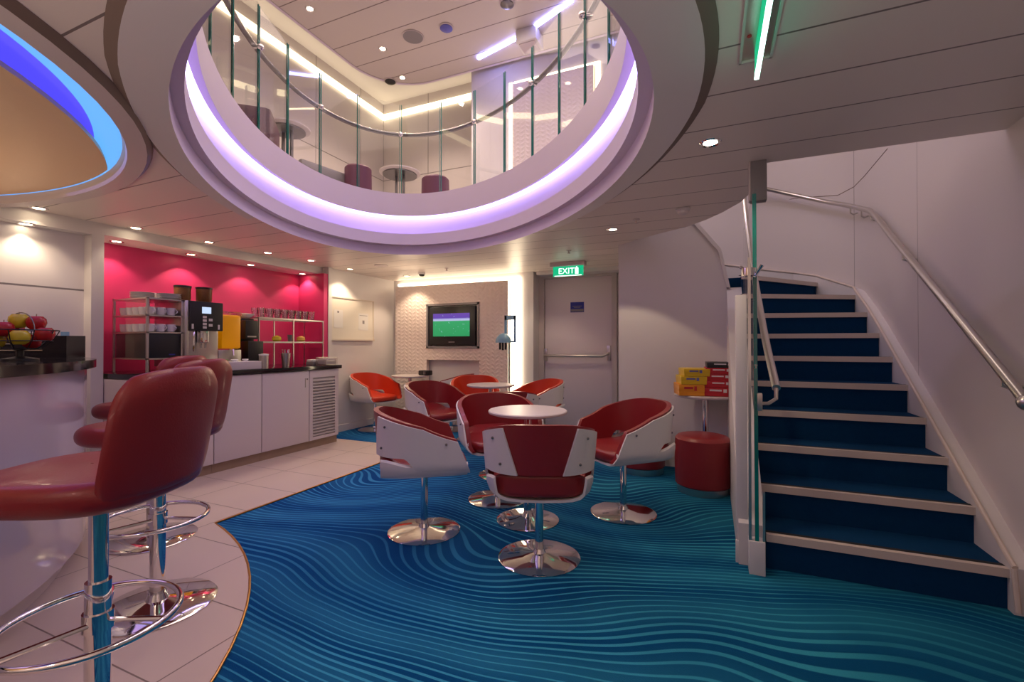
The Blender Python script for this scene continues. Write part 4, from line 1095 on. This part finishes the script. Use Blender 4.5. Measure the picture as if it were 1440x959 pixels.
# square opening fitting between strips
p = cpos(745, 45, UC); t = thing('projector', 'pale square box fitting between the blue strips on the upper ceiling', 'ceiling fitting', (p[0], p[1], UC)); b = MB(); b.box(-.13, .13, -.13, .13, -.16, 0, .01); b.build('housing', 'shell', t); b = MB(); b.box(-.10, .10, -.10, .10, -.168, -.16); b.build('cover', 'cab', t)
for (a, c, lab) in ((434, 9, 'upper gallery downlight nearest the top edge'), (537, 66, 'upper gallery downlight in the middle of the row'), (565, 107, 'upper gallery downlight beside the dome camera')):
    x, y = cpos(a, c, UC); downlight(x, y, UC-.002, lab, 'downlights in the upper ceiling', 26, 120)
for (a, c, nm, m, lab) in ((580, 49, 'ceiling_speaker', 'grey', 'grey round speaker in the upper ceiling'), (627, 36, 'smoke_detector', 'inkb', 'small bluish detector in the upper ceiling'), (548, 112, 'dome_camera', 'blackm', 'black dome camera at the edge of the upper ceiling'), (713, 2, 'sprinkler', 'darksteel', 'sprinkler head in the upper ceiling at the top edge')):
    x, y = cpos(a, c, UC); t = thing(nm, lab, nm.split('_')[-1], (x, y, UC-.004)); b = MB(); b.lathe([(.07, 0), (.075, -.012), (.05, -.03), (.001, -.04)] if nm != 'ceiling_speaker' else [(.12, 0), (.12, -.006), (.001, -.009)], 24); b.build('cover', m, t); b = MB(); b.lathe([(.09 if nm != 'ceiling_speaker' else .13, .0), (.09 if nm != 'ceiling_speaker' else .13, -.004), (.07, -.006)], 24); b.build('rim', 'frame', t)
# gallery furniture seen over the edge
def upos(px_, py_, z):
    return cpos(px_, py_, z)
for (pxx, X, Y, r, h, lab) in ((503, 0, 5.5, .155, .50, 'plum pouf at the glass edge of the gallery, left of the dark table'), (612, 0, 5.75, .17, .46, 'plum pouf at the glass edge of the gallery, right of the dark table')):
    p = R2((pxx-720)/F*Y, Y); t = make_pouf('leather_p', r, h); t.location = (p[0], p[1], ZU); t['label'] = lab; t['group'] = 'plum poufs in the gallery'
Y = 6.15; p = R2((562-720)/F*Y, Y)
def utable(p, r, h, lab):
    t = thing('gallery_table', lab, 'table', (p[0], p[1], ZU))
    b = MB(); b.lathe([(.01, h-.03), (r-.03, h-.03), (r, h-.015), (r, h), (.01, h)], 40); b.build('table_top', 'ttop', t)
    b = MB(); b.lathe([(.01, h-.045), (r-.045, h-.045), (r-.045, h-.03)], 40); b.build('under_plate', 'darksteel', t)
    b = MB(); b.cyl((-.06, 0, 0), .018, 0, h-.04, 12); b.cyl((.06, 0, 0), .018, 0, h-.04, 12); b.build('leg', 'darksteel', t)
utable(p, .27, .68, 'round table with dark underside on the gallery between two plum poufs')
Y = 4.75; p = R2((403-720)/F*Y, Y); utable(p, .22, .62, 'round table on the gallery at the left near the glass')
Y = 4.1; p = R2((345-720)/F*Y, Y)
t = thing('gallery_chair', 'plum rounded chair back above the glass edge at upper left', 'chair', (p[0], p[1], ZU), rotdir(.9, .3))
b = MB(); b.box(-.24, .24, -.22, .24, .06, .42, .05); b.build('seat', 'leather_p', t); b = MB(); b.box(-.22, .22, -.27, -.19, .35, .74, .035); b.build('backrest', 'leather_p', t)
b = MB()
for sx in (-.2, .2):
    for sy in (-.18, .2): b.cyl((sx, sy, 0), .012, 0, .08, 8)
b.build('leg', 'darksteel', t)
Y = 5.42; p = R2((446-720)/F*Y, Y)
t = thing('gallery_sofa', 'long grey upholstered bench along the gallery edge at left', 'sofa', (p[0], p[1], ZU), rotdir(-.8, .55))
b = MB(); b.box(-.36, .36, -.2, .2, .06, .36, .05); b.build('seat', 'grey', t); b = MB(); b.box(-.36, .36, -.26, -.18, .2, .40, .03); b.build('backrest', 'grey', t)

# ------------------------------------------------------------------ lights
def area(x, y, z, sx, sy, e, col, rot=(0, 0, 0)):
    l = bpy.data.lights.new('area', 'AREA'); l.shape = 'RECTANGLE'; l.size = sx; l.size_y = sy; l.energy = e; l.color = col
    o = bpy.data.objects.new('area_lamp', l); COL.objects.link(o); o.location = (x, y, z); o.rotation_euler = rot; return o
def point(x, y, z, e, col, r=.1):
    l = bpy.data.lights.new('point', 'POINT'); l.energy = e; l.color = col; l.shadow_soft_size = r
    o = bpy.data.objects.new('point_lamp', l); COL.objects.link(o); o.location = (x, y, z); return o
# added lamps without fittings that brighten the upper gallery
area(-1.5, 2.8, UC-.03, 3.5, 4, 80, (1, .80, .72))
spot(-4.0, 2.6, UC-.03, 60, 140, (1, .74, .64), .6)
spot(-3.5, 4.9, UC-.03, 60, 140, (1, .74, .64), .6)
spot(-1.3, 4.2, UC-.03, 40, 140, (.62, .56, 1), .6)
# stairwell from the deck above
area(.75, 4.3, 5.1, .8, 1.6, 15, (1, .84, .70))
# room lamps behind and around the camera
for (x, y, e) in ((-1.2, -.6, 8), (-3.2, -.4, 8), (.6, .6, 1.5), (-.6, 1.0, 3)): spot(x, y, ZC-.03, e, 125, (1, .80, .66), .8, .06)
# blue cove spill
area(-3.3, 1.0, ZC-.01, 1.2, 1.6, 5, (.35, .30, 1))

area(-1.6, -1.3, .9, 1.6, 1.2, 42, (1, .74, .60), (PI, 0, 0))  # added uplight behind the camera, no fitting, brightens the ceiling
area(.5, -.9, .9, .9, 1.2, 16, (1, .72, .62), (PI, 0, 0))  # second added uplight behind the camera, also without a fitting
area(-3.9, .5, 1.3, .8, 1.0, 8, (1, .72, .48), (PI, 0, 0))  # unseen uplight added over the bar to brighten the oval panel
point(-3.6, 4.9, 1.75, 7, (1, .78, .52), .2)
w = bpy.data.worlds.new('world'); SC.world = w; w.use_nodes = True
w.node_tree.nodes['Background'].inputs[0].default_value = (.55, .45, .6, 1)
w.node_tree.nodes['Background'].inputs[1].default_value = .10

# ------------------------------------------------------------------ camera
cam = bpy.data.cameras.new('camera'); co = bpy.data.objects.new('camera', cam); COL.objects.link(co)
cam.sensor_fit = 'HORIZONTAL'; cam.sensor_width = 36; cam.lens = F/1440*36
cam.clip_start = .05
co.location = (0, 0, EYE); co.rotation_euler = (PI/2+math.atan(5.5/F), 0, TH)
SC.camera = co
SC.view_settings.view_transform = 'Standard'; SC.view_settings.look = 'None'
SC.view_settings.gamma = 1; SC.view_settings.exposure = 0; SC.view_settings.use_curve_mapping = False
